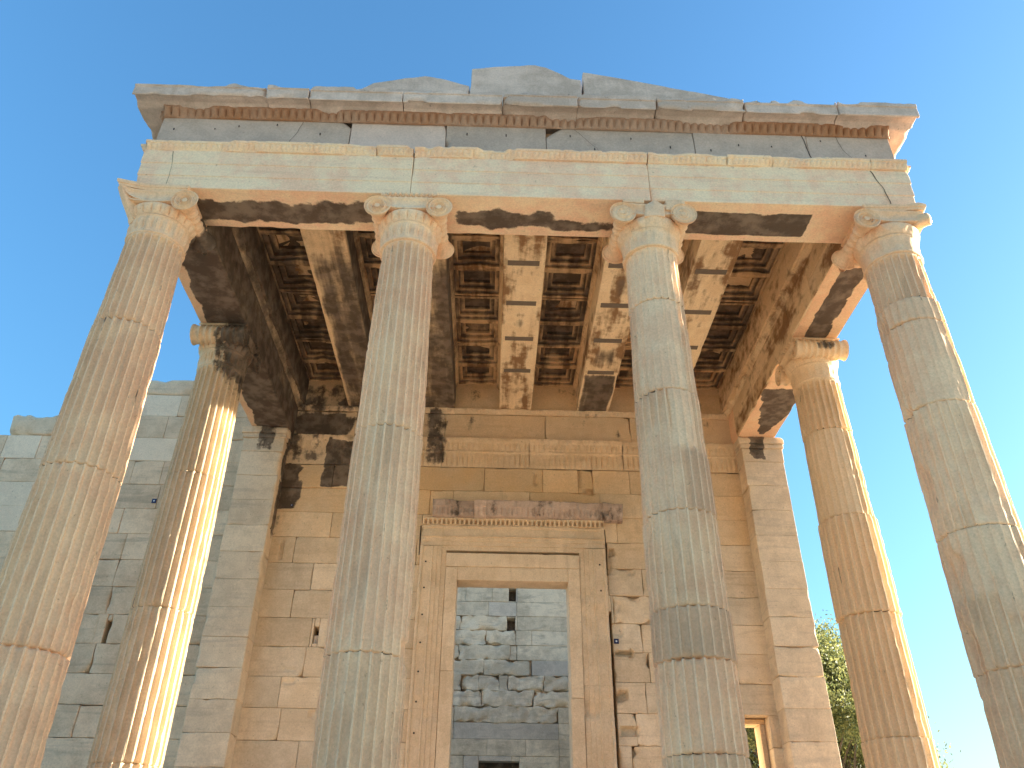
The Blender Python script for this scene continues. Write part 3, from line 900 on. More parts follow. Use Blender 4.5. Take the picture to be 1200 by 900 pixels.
twall = thing('porch_back_wall', 'honey coloured ashlar wall at the back of the porch around the tall doorway', 'wall', (0, 6.5, 0))
mb = MB(); r_ = random.Random(3)
DOOR = (-1.66, 1.66, -0.1, 5.86)
SMALL = (3.62, 4.18, -0.1, 2.68)
SLOT = (-3.36, -3.27, 3.72, 4.0)
BREAKS = [(1.60, 1.715, 1.3, 4.35), (1.60, 1.69, 5.0, 5.5)]
CAVITIES = [(1.90, 3.64, .12, .045, .12), (1.83, 2.97, .08, .07, .14), (1.90, 2.42, .14, .06, .12), (1.78, 5.42, .045, .07, .10), (1.40, 6.60, .08, .05, .10),
            (-4.13, 5.35, .022, .16, .05), (-3.66, 3.3, .11, .03, .03), (-3.68, 3.1, .10, .03, .03), (0.42, 6.85, .03, .17, .05), (1.25, 6.86, .02, .16, .05),
            (1.70, 5.22, .05, .16, .06), (2.1, 5.05, .05, .03, .03), (-2.9, 4.4, .10, .02, .02), (1.76, 4.05, .10, .10, .04), (2.5, 6.0, .03, .1, .03), (-3.2, 2.6, .05, .06, .03)]
def cavities(V):
    V = V.copy()
    nz = fbm(V * np.array([9, 2, 9]), 131, 3) - .5
    fr = sstep(YW + .10, YW + .04, V[:, 1])
    for (cx, cz, hx, hz, d) in CAVITIES:
        q = np.maximum(np.abs(V[:, 0] - cx) / hx, np.abs(V[:, 2] - cz) / hz) + nz * 1.3
        V[:, 1] += d * fr * sstep(1.15, 0.85, q)
    return V
def tf(x, z, r):
    w = 0.12 + 0.80 * np.clip((z - 4.5) / 3.0, 0, 1)
    if x > 1.6: w = w * 0.8
    k = {}
    if z < 5: k = dict(chip=0.07, chip_t=.57)
    if 1.6 < x < 2.6 and z < 4.6: k = dict(chip=0.20, chip_t=0.50, chip_f=3.4, step=.06)
    if any(abs(x - c[0]) < .95 and abs(z - c[1]) < .4 for c in CAVITIES): k = dict(k, step=.028, disp=cavities)
    return (0.5 + r.uniform(-.19, .17), w + r.uniform(-.08, .15), 0, 0), k
cuts = {0: [-3.4, -2.6, -0.55, 0.55, 1.22, 1.50, 2.2, 3.2], 1: [-3.1, -1.55, -1.12, 0.30, 1.62, 2.6, 3.6]}
ashlar(mb, -4.36, 4.36, ZC[:15] + [0.0], YW, 0.62, [DOOR, SMALL, SLOT] + BREAKS, r_, tf, cuts=cuts, soot=soot_wall)
mb.build('wall_blocks', M['wall'], twall, sharp=60)
mb = MB()
ashlar(mb, -4.36, 4.36, [8.245, 7.672], YW + .02, 0.6, [], r_, lambda x, z, r: ((0.45 + r.uniform(-.1, .1), 0.55, 0, 0), {}),
       cuts={0: [-3.1, -1.35, 0.62, 2.3, 3.3]}, soot=soot_wall)
ashlar(mb, -4.36, 4.36, [9.0, 8.36], YW + .03, 0.6, [], r_, lambda x, z, r: ((0.42 + r.uniform(-.1, .1), 0.75, 0.12, 0), {}),
       cuts={0: [-2.6, -1.2, 0.0, 1.6, 3.0]}, soot=soot_wall)
mb.build('upper_blocks', M['wall'], twall, sharp=60)
# carved band along the head of the wall
mb = MB()
prof = [(0, 0, 0), (0.0, 0.012, 0), (0.03, 0.02, .3), (0.1, 0.022, 1), (0.2, 0.026, 1), (0.28, 0.03, .6), (0.30, 0.035, 0), (0.31, 0.05, 0), (0.34, 0.052, 0), (0.35, 0.04, 0),
        (0.37, 0.045, .3), (0.43, 0.065, 1), (0.48, 0.07, .6), (0.50, 0.075, 0), (0.52, 0.09, 0), (0.60, 0.09, 0), (0.605, 0, 0)]
def pat_band(s): return 0.036 * (np.abs(np.sin(s * PI / 0.10)) ** 0.6 - 0.75) + 0.004 * np.sin(s * 120)
for (a, b, w) in ((-4.33, -1.38, .10), (-1.376, 0.29, .05), (0.294, 2.1, .06), (2.104, 3.5, .05), (3.504, 4.33, .06)):
    sweep(mb, prof, (a, YW, 7.064), (b, YW, 7.064), (0, 0, 1), (0, -1, 0), step=0.011, pat=pat_band, wear=w * .8, seed=int(a * 10) + 90, tint=(0.45 + rng.uniform(-.08, .08), 0.5, 0.34, 0), soot=soot_wall)
mb.build('carved_band', M['wall'], twall, sharp=50)
mb = MB()
prof = [(0, 0, 0), (0.005, 0.03, 0), (0.03, 0.035, 0), (0.05, 0.045, 1), (0.09, 0.06, .7), (0.11, 0.06, 0), (0.113, 0, 0)]
sweep(mb, prof, (-4.36, YW + .02, 8.247), (4.36, YW + .02, 8.247), (0, 0, 1), (0, -1, 0), step=0.012, pat=lambda s: 0.012 * (np.abs(np.sin(s * PI / 0.075)) - .6), wear=.04, seed=8, tint=(0.5, 0.5, 0, 0), soot=soot_wall)
mb.build('bead_moulding', M['wall'], twall, sharp=50)
mb = MB()
for (a, b, c, d) in ((-4.36, -1.66, 0, 8.95), (1.66, 3.60, 0, 8.95), (4.20, 4.36, 0, 8.95), (3.60, 4.20, 2.70, 8.95), (-1.66, 1.66, 5.87, 8.95)):
    block(mb, a + .002, b - .002, YW + .34, 6.76, c + .002, d - .002, step=.5, tint=(.45, .4, 0, 0))
mb.build('wall_core', M['wall'], twall)
# little doorway low at the right: its jambs
mb = MB()
block(mb, 4.10, 4.178, 6.42, 6.74, 0, 2.60, step=0.12, tint=(0.25, 0.4, 0, 0), seed=5)
block(mb, 3.63, 3.71, 6.42, 6.74, 0, 2.60, step=0.12, tint=(0.25, 0.4, 0, 0), seed=6)
block(mb, 3.63, 4.178, 6.40, 6.74, 2.603, 2.676, step=0.12, tint=(0.5, 0.7, 0, 0), seed=7)
mb.build('side_door_frame', M['wall'], twall, sharp=60)
def socket(mb, x, z, w, h, y, seed):
    V = []
    th = np.linspace(0, 2 * PI, 28, endpoint=False)
    q = np.stack([np.cos(th), np.sin(th), np.zeros(28)], 1)
    rr = 0.6 + 0.8 * fbm(q * 1.6 + seed, seed, 3)
    ring = np.stack([x + w * .5 * rr * np.sign(np.cos(th)) * np.abs(np.cos(th)) ** .7, np.full(28, y), z + h * .5 * rr * np.sign(np.sin(th)) * np.abs(np.sin(th)) ** .7], 1)
    inner = ring * np.array((1, 1, 1)); inner[:, 0] = x + (ring[:, 0] - x) * .8; inner[:, 2] = z + (ring[:, 2] - z) * .8; inner[:, 1] -= .004
    V = np.concatenate([ring, inner, [[x, y - .0045, z]]])
    F = [[i, (i + 1) % 28, 28 + (i + 1) % 28, 28 + i] for i in range(28)]
    mb.add(V, F, (0.5, 0, 0, 0), [[28 + i, 28 + (i + 1) % 28, 56] for i in range(28)])
mb = MB(); block(mb, SLOT[0] + .004, SLOT[1] - .004, YW + .06, YW + .3, 3.724, 3.87, tint=(0.6, 0, 0, .8)); 
mb.build('slot_stone', M['rubble'], twall)
mb = MB(); block(mb, SLOT[0] - .02, SLOT[1] + .02, YW + .32, YW + .5, 3.6, 4.1); mb.build('slot_back', M['hole'], twall)

# ------------------------------------------------------------------ great doorway
tdoor = thing('doorway', 'tall marble door frame with stepped mouldings and a worn projecting hood', 'doorway', (0, 6.1, 0))
JP = [(0.0, 0.0, 0), (0.0, 0.13, 0), (0.03, 0.145, 0), (0.055, 0.13, 0), (0.06, 0.115, 0), (0.20, 0.115, 0), (0.205, 0.13, 0), (0.225, 0.135, 0), (0.235, 0.11, 0),
      (0.30, 0.105, 0), (0.303, 0.09, 0), (0.38, 0.086, 0), (0.383, 0.07, 0), (0.465, 0.066, 0), (0.47, 0.0, 0)]
JD = [(u, w - 0.02, q) for (u, w, q) in JP]
def jamb(side, seed):
    mb = MB()
    zt = 5.44
    zsplit = 3.1 if side > 0 else 2.7
    for (a, b, tn) in ((0.0, zsplit - .002, .5), (zsplit + .002, zt, .55)):
        sweep(mb, JD, (side * 1.655, YW, a), (side * 1.655, YW, b), (-side, 0, 0), (0, -1, 0), step=0.04, wear=0.05 if side > 0 else 0.03, seed=seed, tint=(tn, 0.25, 0, 0), caps=False,
              soot=(lambda V: 0.5 * sstep(1.45, 1.66, V[:, 0]) * sstep(3.0, 3.4, V[:, 2]) * sstep(4.6, 4.0, V[:, 2])) if side > 0 else None)
    mb.build('jamb', M['door'], tdoor, sharp=40)
    for k in range(7):
        z = 5.15 - 0.47 * k
        if side > 0 and k > 1: continue
        th = np.linspace(0, 2 * PI, 12, endpoint=False)
        c = (side * (1.655 - .115), YW - .099, z)
        V = np.stack([c[0] + .016 * np.cos(th), np.full(12, c[1]), c[2] + .016 * np.sin(th)], 1)
        V = np.concatenate([V, [[c[0], c[1] - .001, c[2]]]])
        h = MB(); h.add(V, None, (0.5, 0, 0, 0), [[i, (i + 1) % 12, 12] for i in range(12)])
        h.build('dowel_hole', M['hole'], tdoor)
jamb(-1, 5); jamb(1, 6)
mb = MB()
LW = 1.655
def rose(V): 
    s = np.zeros(len(V))
    for xr in (-1.25, -0.83, -0.42, 0.0, 0.42, 0.83, 1.25):
        s = np.maximum(s, 0.42 * np.exp(-(((V[:, 0] - xr) / .09) ** 2 + ((V[:, 2] - 5.66) / .06) ** 2)))
    return s
LD = [(-u, w, q) for (u, w, q) in JD]
sweep(mb, LD, (-LW, YW, 5.85), (LW, YW, 5.85), (0, 0, 1), (0, -1, 0), step=0.03, mit=(-1, -1) if False else (0, 0), wear=0.04, seed=9, tint=(0.5, 0.3, 0, 0), soot=rose)
mb.build('lintel', M['door'], tdoor, sharp=40)
mb = MB()
dent = [(0, 0.0, 0), (0.0, 0.115, 0), (0.012, 0.125, .2), (0.03, 0.13, 1), (0.08, 0.14, 1), (0.09, 0.145, .2), (0.10, 0.15, 0), (0.115, 0.15, 0), (0.118, 0, 0)]
sweep(mb, dent, (-1.645, YW, 5.853), (1.645, YW, 5.853), (0, 0, 1), (0, -1, 0), step=0.0095, pat=lambda s: 0.040 * (np.clip(np.sin(s * 2 * PI / 0.082) * 2.5, -1, 1) - 0.75), wear=.02, seed=12, tint=(0.52, 0.4, 0, 0))
mb.build('dentil_moulding', M['door'], tdoor, sharp=50)
mb = MB()
hood = [(0, 0.0, 0), (0.0, 0.19, 0), (0.02, 0.22, .2), (0.06, 0.245, 1), (0.13, 0.26, .8), (0.16, 0.275, .2), (0.17, 0.29, 0), (0.25, 0.30, 0), (0.27, 0.31, 0), (0.29, 0.305, 0), (0.292, 0, 0)]
for (a, b, w, tn, st) in ((-1.47, -0.72, .07, .12, .46), (-0.717, -0.50, .03, .55, 0.15), (-0.497, 1.62, .05, .14, .47), (1.622, 2.0, .10, .12, .52)):
    sweep(mb, hood, (a, YW, 5.975), (b, YW, 5.975), (0, 0, 1), (0, -1, 0), step=0.011, pat=lambda s: 0.045 * (np.abs(np.sin(s * PI / 0.095)) ** .6 - 0.7), wear=w, seed=int(a * 9) + 60, tint=(tn, 0.1, st, 0))
mb.build('hood_cornice', M['cornice'], tdoor, sharp=50)
for pts, w in (([(-1.68, 5.86), (-1.675, 5.3)], .008), ([(1.675, 5.85), (1.68, 5.5)], .007)):
    mb = MB(); V = []
    P = np.array(pts); tq = np.linspace(0, len(P) - 1, 40)
    px = np.interp(tq, range(len(P)), P[:, 0]); pz = np.interp(tq, range(len(P)), P[:, 1])
    wq = w * (0.4 + 1.3 * fbm(np.stack([px, pz * 3, px * 0], 1), 31, 3))
    for a_, b_, c_ in zip(px, pz, wq): V += [(a_ - c_, YW - .008, b_), (a_ + c_, YW - .008, b_)]
    mb.add(np.array(V), grid_faces(40, 2)); mb.build('frame_gap', M['hole'], tdoor)
# inner lining (ancient repair) and reveal
for side in (-1, 1):
    mb = MB()
    block(mb, min(side * 0.975, side * 1.183), max(side * 0.975, side * 1.183), 6.085, 6.56, 2.9 if side > 0 else 3.3, 5.075, step=0.1, steps=(.03, .1, .12), chip=.03, tint=(0.6, 0.2, 0, 0), seed=30 + side)
    block(mb, min(side * 0.965, side * 1.180), max(side * 0.965, side * 1.180), 6.09, 6.56, 0.0, 2.897 if side > 0 else 3.297, step=0.1, steps=(.03, .1, .12), chip=.05, tint=(0.5, 0.25, 0, 0), seed=33 + side)
    mb.build('lining_jamb', M['door'], tdoor, sharp=60)
mb = MB()
block(mb, -1.185, 1.185, 6.075, 6.58, 5.082, 5.33, step=0.06, chip=.05, chip_t=.52, tint=(0.62, 0.2, 0, 0), seed=41)
block(mb, -0.972, 0.972, 6.09, 6.50, 4.84, 5.078, step=0.08, chip=.02, tint=(0.58, 0.25, 0, 0), seed=42)
mb.build('lining_lintel', M['door'], tdoor, sharp=60)
mb = MB()
for side in (-1, 1):
    block(mb, min(side * 1.186, side * 1.66), max(side * 1.186, side * 1.66), YW + .012, 6.74, 0, 5.375, step=.25, tint=(.45, .3, 0, 0), seed=44)
block(mb, -1.66, 1.66, YW + .012, 6.74, 5.382, 5.86, step=.25, tint=(.45, .3, 0, 0), seed=46)
mb.build('reveal', M['door'], tdoor, sharp=60)

# ------------------------------------------------------------------ stone wall running off to the left
def top_left(x): 
    if x < -9.0: return 7.60
    if x < -7.45: return 8.08
    return 8.60
tl = thing('ruined_side_wall', 'grey stepped ruin wall left of the porch with a few pale new blocks', 'wall', (-8.5, 6.5, 0))
NEWB = [(-9.3, 7.35), (-7.1, 8.28), (-6.9, 7.3), (-9.3, 5.9), (-9.0, 6.35), (-9.2, 6.37)]
def tf2(x, z, r):
    for (bx, bz) in NEWB:
        if abs(x - bx) < 0.42 and abs(z - bz) < 0.25: return (0.56, 0, 0, 1), dict(chip=0.01, r=0.004)
    k = dict(chip=0.06, chip_t=0.56)
    if z < 4.4: k = dict(chip=0.10, chip_t=0.52, rough=0.014)
    return (0.46 + r.uniform(-.2, .18), r.uniform(0, .25), max(0, r.uniform(-.5, .22)), 0), k
mb = MB(); r2 = random.Random(12)
zc2 = [8.52, 8.04] + ZC[0:1] and [8.52 , 8.04, 7.55] + ZC[:15] + [-1.2]
cut2 = {0: [-7.5, -6.6], 1: [-9.75, -8.6, -7.5, -6.75], 2: [-9.7, -9.05, -8.0, -7.4, -6.4], 3: [-9.6, -8.4, -7.15, -6.6], 4: [-9.75, -8.8, -7.6, -6.55], 5: [-9.6, -8.85, -8.0, -7.1, -6.3]}
SLOT2 = (-6.85, -6.77, 3.68, 4.04)
ashlar(mb, -12.5, -5.09, zc2, YW, 0.6, [SLOT2], r2, tf2, cuts=cut2, topf=lambda x: 7.6 if x < -8.6 else (8.1 if x < -7.5 else 8.6), wmin=.8, wmax=1.3)
mb.build('wall_blocks', M['grey_wall'], tl, sharp=60)
mb = MB()
block(mb, -7.45, -6.35, YW + .0, YW + .5, 8.53, 8.90, step=0.06, r=0.05, chip=.2, chip_t=.4, chip_f=2.2, rough=0.025, tint=(.5, .1, 0, 0), seed=70)
mb.build('top_block', M['grey_wall'], tl, sharp=60); mb = MB()
block(mb, -9.80, -8.55, YW - .01, YW + .5, 7.557, 8.03, step=0.06, r=0.04, chip=.2, chip_t=.42, chip_f=2.2, rough=0.03, tint=(.42, .1, 0, 0), seed=71)
mb.build('top_block', M['grey_wall'], tl, sharp=60)
mb = MB(); block(mb, SLOT2[0] - .02, SLOT2[1] + .02, YW + .25, YW + .5, 3.6, 4.1); mb.build('slot_back', M['hole'], tl)

# ------------------------------------------------------------------ far inner wall seen through the door
ti = thing('rough_inner_wall', 'cold grey rough stone wall seen through the open doorway', 'wall', (0, 17, 0))
YI = 16.6
mb = MB(); r3 = random.Random(5)
ci = [9.2, 8.7, 8.2] + [8.2 - 0.43 * k for k in range(1, 22)]
HOLES = [(-0.62, 0.5, 2.2, 3.34), (0.16, 0.38, 7.80, 8.2), (0.10, 0.36, 6.93, 7.28)]
def tf3(x, z, r):
    if x < 0.35 and z < 7.4 and z > 4.5: return (0.5 + r.uniform(-.2, .2), r.uniform(0, .25), 0, 0), dict(step=.06, chip=0.22, chip_t=0.48, chip_f=4.5, rough=0.045, rough_f=5.0, r=.008)
    if z < 5.6 and z > 4.6: return (0.5 + r.uniform(-.2, .2), r.uniform(0, .25), 0, 0), dict(step=.06, chip=0.24, chip_t=0.46, chip_f=4.5, rough=0.05, rough_f=5.0, r=.008)
    return (0.52 + r.uniform(-.13, .13), r.uniform(0.05, .3), 0, r.choice([0, 0, 0, .6])), dict(chip=.05)
cut3 = {2: [-1.3, -1.15, -0.35, 0.42], 3: [-1.5, -0.45, 0.40], 4: [-1.3, 0.42], 5: [-1.6, -0.5, 0.38, 0.85], 6: [-1.3, 0.2, 0.42], 7: [-1.5, -0.55, 0.85], 8: [-1.2, -0.7, -0.1, 0.15, 1.2], 9: [-1.5, -0.6, 0.9], 10: [-1.35, 1.6], 11: [-1.35, 1.6]}
ashlar(mb, -4.5, 5.0, ci, YI, 0.9, HOLES, r3, tf3, cuts=cut3, wmin=.7, wmax=1.4)
mb.build('wall_blocks', M['rubble'], ti, sharp=60)
mb = MB(); block(mb, -4.4, 4.9, YI + .35, YI + 1.0, -1.0, 9.1, step=1, tint=(.1, 0, .8, 0)); mb.build('wall_core', M['rubble'], ti)  # core coloured dark to put shade into the wall holes

tw = thing('added_cross_wall', 'plain rough stone wall added unseen behind the porch wall to keep sun from the doorway', 'wall', (3.2, 11.5, 0))  # unseen wall, added to stop sun reaching the door reveal
mb = MB(); block(mb, 2.95, 3.5, 6.78, 16.5, -1.3, 6.3, step=.5, r=.02, chip=.1, rough=.02, tint=(.5, .1, 0, 0), seed=88)
mb.build('wall_blocks', M['rubble'], tw)

# ------------------------------------------------------------------ entablature
te = thing('entablature', 'long marble beam, grey frieze and chipped cornice resting on the porch columns', 'entablature', (0, 2.7, HC))
ZA = 8.29
def fascia(V):
    V = V.copy()
    front = sstep(-0.28, -0.34, V[:, 1])
    left = sstep(-4.90, -4.97, V[:, 0]); right = sstep(4.90, 4.97, V[:, 0])
    st = 0.009 * (V[:, 2] > 7.845) + 0.009 * (V[:, 2] > 8.06)
    V[:, 1] -= st * front; V[:, 0] -= st * left; V[:, 0] += st * right
    return V
FZ = {'z': [7.842, 7.848, 8.057, 8.063]}
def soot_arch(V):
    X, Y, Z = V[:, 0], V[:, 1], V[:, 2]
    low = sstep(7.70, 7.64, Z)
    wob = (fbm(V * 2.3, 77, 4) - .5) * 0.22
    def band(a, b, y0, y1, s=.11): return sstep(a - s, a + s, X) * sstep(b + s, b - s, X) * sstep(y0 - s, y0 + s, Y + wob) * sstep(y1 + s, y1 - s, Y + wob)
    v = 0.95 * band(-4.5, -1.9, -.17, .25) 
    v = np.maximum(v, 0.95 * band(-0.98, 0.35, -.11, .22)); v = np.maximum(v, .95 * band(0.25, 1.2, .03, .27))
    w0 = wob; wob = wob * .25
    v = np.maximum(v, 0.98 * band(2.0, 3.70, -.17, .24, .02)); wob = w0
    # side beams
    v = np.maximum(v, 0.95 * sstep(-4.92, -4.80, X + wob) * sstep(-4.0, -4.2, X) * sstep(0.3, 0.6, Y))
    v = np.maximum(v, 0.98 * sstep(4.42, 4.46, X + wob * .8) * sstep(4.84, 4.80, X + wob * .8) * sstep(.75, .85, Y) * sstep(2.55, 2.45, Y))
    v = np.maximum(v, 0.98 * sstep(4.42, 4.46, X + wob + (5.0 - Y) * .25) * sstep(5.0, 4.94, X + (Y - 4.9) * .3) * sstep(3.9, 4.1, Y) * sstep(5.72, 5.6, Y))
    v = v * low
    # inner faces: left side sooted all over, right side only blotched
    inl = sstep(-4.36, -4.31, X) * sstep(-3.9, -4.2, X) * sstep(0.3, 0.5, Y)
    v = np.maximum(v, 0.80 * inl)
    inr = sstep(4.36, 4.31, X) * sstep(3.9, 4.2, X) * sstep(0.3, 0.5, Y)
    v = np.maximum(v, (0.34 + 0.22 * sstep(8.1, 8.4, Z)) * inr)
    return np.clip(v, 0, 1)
def arch_block(x0, x1, y0, y1, tint, seed, **kw):
    mb = MB()
    d = dict(step=0.06, r=0.005, chip=0.05, chip_t=0.60, chip_f=2.6, rough=0.004, disp=fascia, extra=FZ, soot=soot_arch); d.update(kw)
    block(mb, x0, x1, y0, y1, 7.637, ZA, tint=tint, seed=seed, **d)
    return mb.build('architrave_block', M['entab'], te, sharp=40)
G = .003
arch_block(-4.98, XC[1] - G, -.35, .35, (.56, .08, 0, 0), 300)
arch_block(XC[1] + G, XC[2] - G, -.35, .35, (.60, .06, 0, 0), 301)
arch_block(XC[2] + G, 4.98, -.35, .35, (.58, .08, 0, 0), 302)
arch_block(-4.98, -4.28, .356, YB - G, (.5, .35, 0, 0), 303)
arch_block(-4.98, -4.28, YB + G, 6.7, (.5, .35, 0, 0), 304)
arch_block(4.28, 4.98, .356, YB - G, (.55, .45, 0, 0), 305, chip=.08)
arch_block(4.28, 4.98, YB + G, 6.7, (.55, .45, 0, 0), 306, chip=.08)
for sx in (-1, 1):
    rf = random.Random(21 + sx)
    ys = [.37, 1.55, 2.5, 3.3, 4.6, 5.76]
    for a, b in zip(ys[:-1], ys[1:]):
        for (c, d) in ((7.642, 7.97), (7.975, 8.283)):
            sh = rf.uniform(-.18, .18) if 0.4 < a else 0
            mb = MB()
            block(mb, min(sx * (4.258 + rf.uniform(0, .008)), sx * 4.30), max(sx * 4.258, sx * 4.30), a + .004, b - .004, c, d, step=.06, r=.006, chip=.07, chip_t=.54, chip_f=3.2, rough=.007,
                  tint=(.52 + rf.uniform(-.14, .10), .4 + rf.uniform(-.15, .2), .92 if sx < 0 else rf.uniform(.05, .38), 0), seed=int(900 + a * 31 + c * 7 + sx))
            mb.build('facing_block', M['ceiling'], te, sharp=50)
# crown moulding of the architrave, in lengths, worn away in places
egg = lambda p, a: (lambda s: a * (np.abs(np.sin(s * PI / p)) ** .6 - 0.6))
crown = [(-.003, 0, 0), (0.0, 0.045, 0), (0.012, 0.05, 0), (0.018, 0.055, .4), (0.05, 0.075, 1), (0.075, 0.085, .6), (0.085, 0.088, 0), (0.092, 0.10, 0), (0.125, 0.104, 0), (0.128, 0, 0)]
for (a, b, w, tn) in ((-4.985, -2.0, .03, .6), (-1.996, -1.52, .13, .55), (-1.50, 1.54, .05, .62), (1.555, 2.6, .03, .6), (2.605, 3.2, .06, .66), (3.206, 4.5, .03, .58), (4.506, 4.985, .05, .5)):
    mb = MB()
    sweep(mb, crown, (a, -.35, ZA), (b, -.35, ZA), (0, 0, 1), (0, -1, 0), step=0.011, pat=egg(.07, .034), wear=w, seed=int(a * 7) + 50, tint=(tn, .2, 0, 0))
    mb.build('crown_moulding', M['entab'], te, sharp=50)
for sx in (-1, 1):
    mb = MB()
    sweep(mb, crown, (sx * 4.98, -.35, ZA), (sx * 4.98, 6.7, ZA), (0, 0, 1), (sx, 0, 0), step=0.02, pat=egg(.062, .014), wear=.04, seed=5, tint=(.5, .3, 0, 0))
    mb.build('crown_moulding', M['entab'], te, sharp=50)
# frieze: slabs of grey limestone in front of a backing course
ZF0, ZF1 = 8.42, 9.02
mb = MB()
block(mb, -4.80, 4.80, -.20, .35, ZF0, ZF1, step=.3, tint=(.3, .5, .2, 0)); block(mb, -4.93, -4.20, .36, 6.7, ZF0, ZF1, step=.3, tint=(.4, .4, .3, 0))
block(mb, 4.20, 4.93, .36, 6.7, ZF0, ZF1, step=.3, tint=(.45, .5, .1, 0))
mb.build('frieze_backing', M['entab'], te)
fj = [-4.93, -2.40, -1.12, 0.23, 2.23, 3.78, 4.93]
tints = [(.5, 0.05, 0, 0), (.55, 0, 0, 1), (.46, .05, 0, 0), (.50, .03, 0, 0), (.50, .05, 0, 0), (.52, .03, 0, 0)]
for k in range(6):
    mb = MB()
    a, b = fj[k] + .004, fj[k + 1] - .004
    def fd(V, a=a, b=b, k=k):
        V = V.copy()
        if k == 3:    # corner knocked off at its upper left
            m = sstep(0.30, 0.0, (V[:, 0] - a) + (ZF1 - V[:, 2]) * 1.1); V[:, 1] += m * .16
        if k == 0:
            m = sstep(0.16, 0.0, (b - V[:, 0]) + (ZF1 - V[:, 2]) * .9); V[:, 1] += m * .16
        if k == 2:
            m = sstep(0.07, 0.0, np.hypot(V[:, 0] - a, (V[:, 2] - 8.62) * .7)); V[:, 1] += m * .08
        return V
    block(mb, a, b, -.325 + (.004, .010, -.002, .006, -.001, .005)[k], -.2, ZF0, ZF1, step=.045, r=.005, chip=.05, chip_t=.58, rough=.007, tint=tints[k], seed=400 + k, disp=fd)
    f = mb.build('frieze_slab', M['frieze'], te, sharp=60)
    if k != 1:
        r4 = random.Random(k + 3)
        for q in range(int((b - a) / .45)):
            x = a + .25 + q * .45 + r4.uniform(-.12, .12)
            if x > b - .1: break
            z = 8.72 + r4.uniform(-.14, .16)
            h = MB(); socket(h, x, z, .015, r4.uniform(.03, .06), -.332, 40 + q * 3 + k); h.build('dowel_hole', M['hole'], f)
# cracks in the right hand frieze stones and the architrave
def crack(mb, pts, w, nrm_y):
    P = np.array(pts, float)
    out = []
    for i in range(len(P) - 1):
        for t in np.linspace(0, 1, 8, endpoint=False): out.append(P[i] + (P[i + 1] - P[i]) * t)
    out.append(P[-1]); P = np.array(out)
    q = np.stack([P[:, 0], P[:, 1], np.zeros(len(P))], 1)
    P[:, 0] += (fbm(q * 7, 3, 3) - .5) * .05
    ww = w * (0.4 + 1.2 * fbm(q * 5, 9, 2))
    V = []
    for p_, w_ in zip(P, ww): V += [(p_[0] - w_, nrm_y, p_[1]), (p_[0] + w_, nrm_y, p_[1])]
    mb.add(np.array(V), grid_faces(len(P), 2))
for pts, w in (([(3.72, 9.0), (3.74, 8.75), (3.81, 8.45)], .008), ([(4.18, 9.0), (4.25, 8.7), (4.36, 8.5)], .003), ([(0.62, 8.95), (0.9, 8.6), (0.95, 8.45)], .0025),
               ([(-3.05, 8.95), (-3.2, 8.45)], .002)):
    mb = MB(); crack(mb, pts, w, -.3325); mb.build('frieze_crack', M['hole'], te)
for pts, w in (([(4.50, 8.27), (4.60, 7.95), (4.63, 7.66)], .006), ([(-4.62, 8.27), (-4.56, 7.66)], .0025)):
    mb = MB(); crack(mb, pts, w, -.372); mb.build('architrave_crack', M['recess'], te)
# egg and dart under the cornice
mb = MB()
eggp = [(0, 0, 0), (0.0, 0.03, 0), (0.015, 0.04, .3), (0.05, 0.06, 1), (0.10, 0.085, 1), (0.125, 0.095, .4), (0.135, 0.10, 0), (0.15, 0.10, 0), (0.152, 0, 0)]
sweep(mb, eggp, (-4.93, -.325, 8.965), (4.93, -.325, 8.965), (0, 0, 1), (0, -1, 0), step=.0095, pat=egg(.105, .075), wear=.04, seed=21, tint=(.40, .95, .10, 0))
for sx in (-1, 1):
    sweep(mb, eggp, (sx * 4.93, -.325, 8.965), (sx * 4.93, 6.7, 8.965), (0, 0, 1), (sx, 0, 0), step=.02, pat=egg(.105, .045), wear=.05, seed=22, tint=(.36, .9, .2, 0))
mb.build('egg_moulding', M['cornice'], te, sharp=50)
# cornice blocks
cj = [-5.29, -3.53, -2.96, -1.71, -0.37, 0.64, 1.71, 2.91, 4.18, 5.27]
ctint = [(.5, .1, 0, 0), (.52, .1, 0, 0), (.6, .05, 0, 0), (.62, .0, 0, .3), (.5, .15, 0, 0), (.56, .1, 0, 0), (.55, .1, 0, 0), (.5, .1, 0, 0), (.5, .12, 0, 0)]
def cornice_disp(V):
    V = V.copy()
    under = sstep(9.16, 9.10, V[:, 2]) * sstep(-.585, -.565, V[:, 1]) * (V[:, 1] < .2)
    # hollowed soffit behind a narrow lip
    V[:, 2] += under * (0.055) * sstep(-.38, -.46, V[:, 1])
    top = sstep(9.28, 9.34, V[:, 2])
    nt = fbm(V * np.array([3.5, 3.5, 1]), 61, 4)
    V[:, 2] -= top * 0.10 * sstep(.46, .64, nt) + top * .03 * (fbm(V * 14, 62, 3) - .5)
    step = sstep(9.255, 9.262, V[:, 2]) * sstep(-.5, -.58, V[:, 1])
    V[:, 1] -= step * .014
    return V
def csoot(V):
    return 0.30 * sstep(9.2, 9.1, V[:, 2]) + .35 * sstep(9.28, 9.36, V[:, 2])
for k in range(9):
    mb = MB(); o = [0, -.01, .006, 0, -.012, .008, -.006, .01, -.012][k]
    block(mb, cj[k] + .004, cj[k + 1] - .004, -.605 + o, .35, 9.09 + o * .3, 9.345 + o, step=.05, steps=(.05, .03, .03), r=.008, chip=.11, chip_f=3.4, chip_t=.53, rough=.009, tint=ctint[k], seed=500 + k,
          disp=cornice_disp, soot=csoot, extra={'y': [-.59, -.57, -.55, -.47, -.45], 'z': [9.25, 9.256, 9.262, 9.27]})
    mb.build('cornice_block', M['cornice'], te, sharp=45)
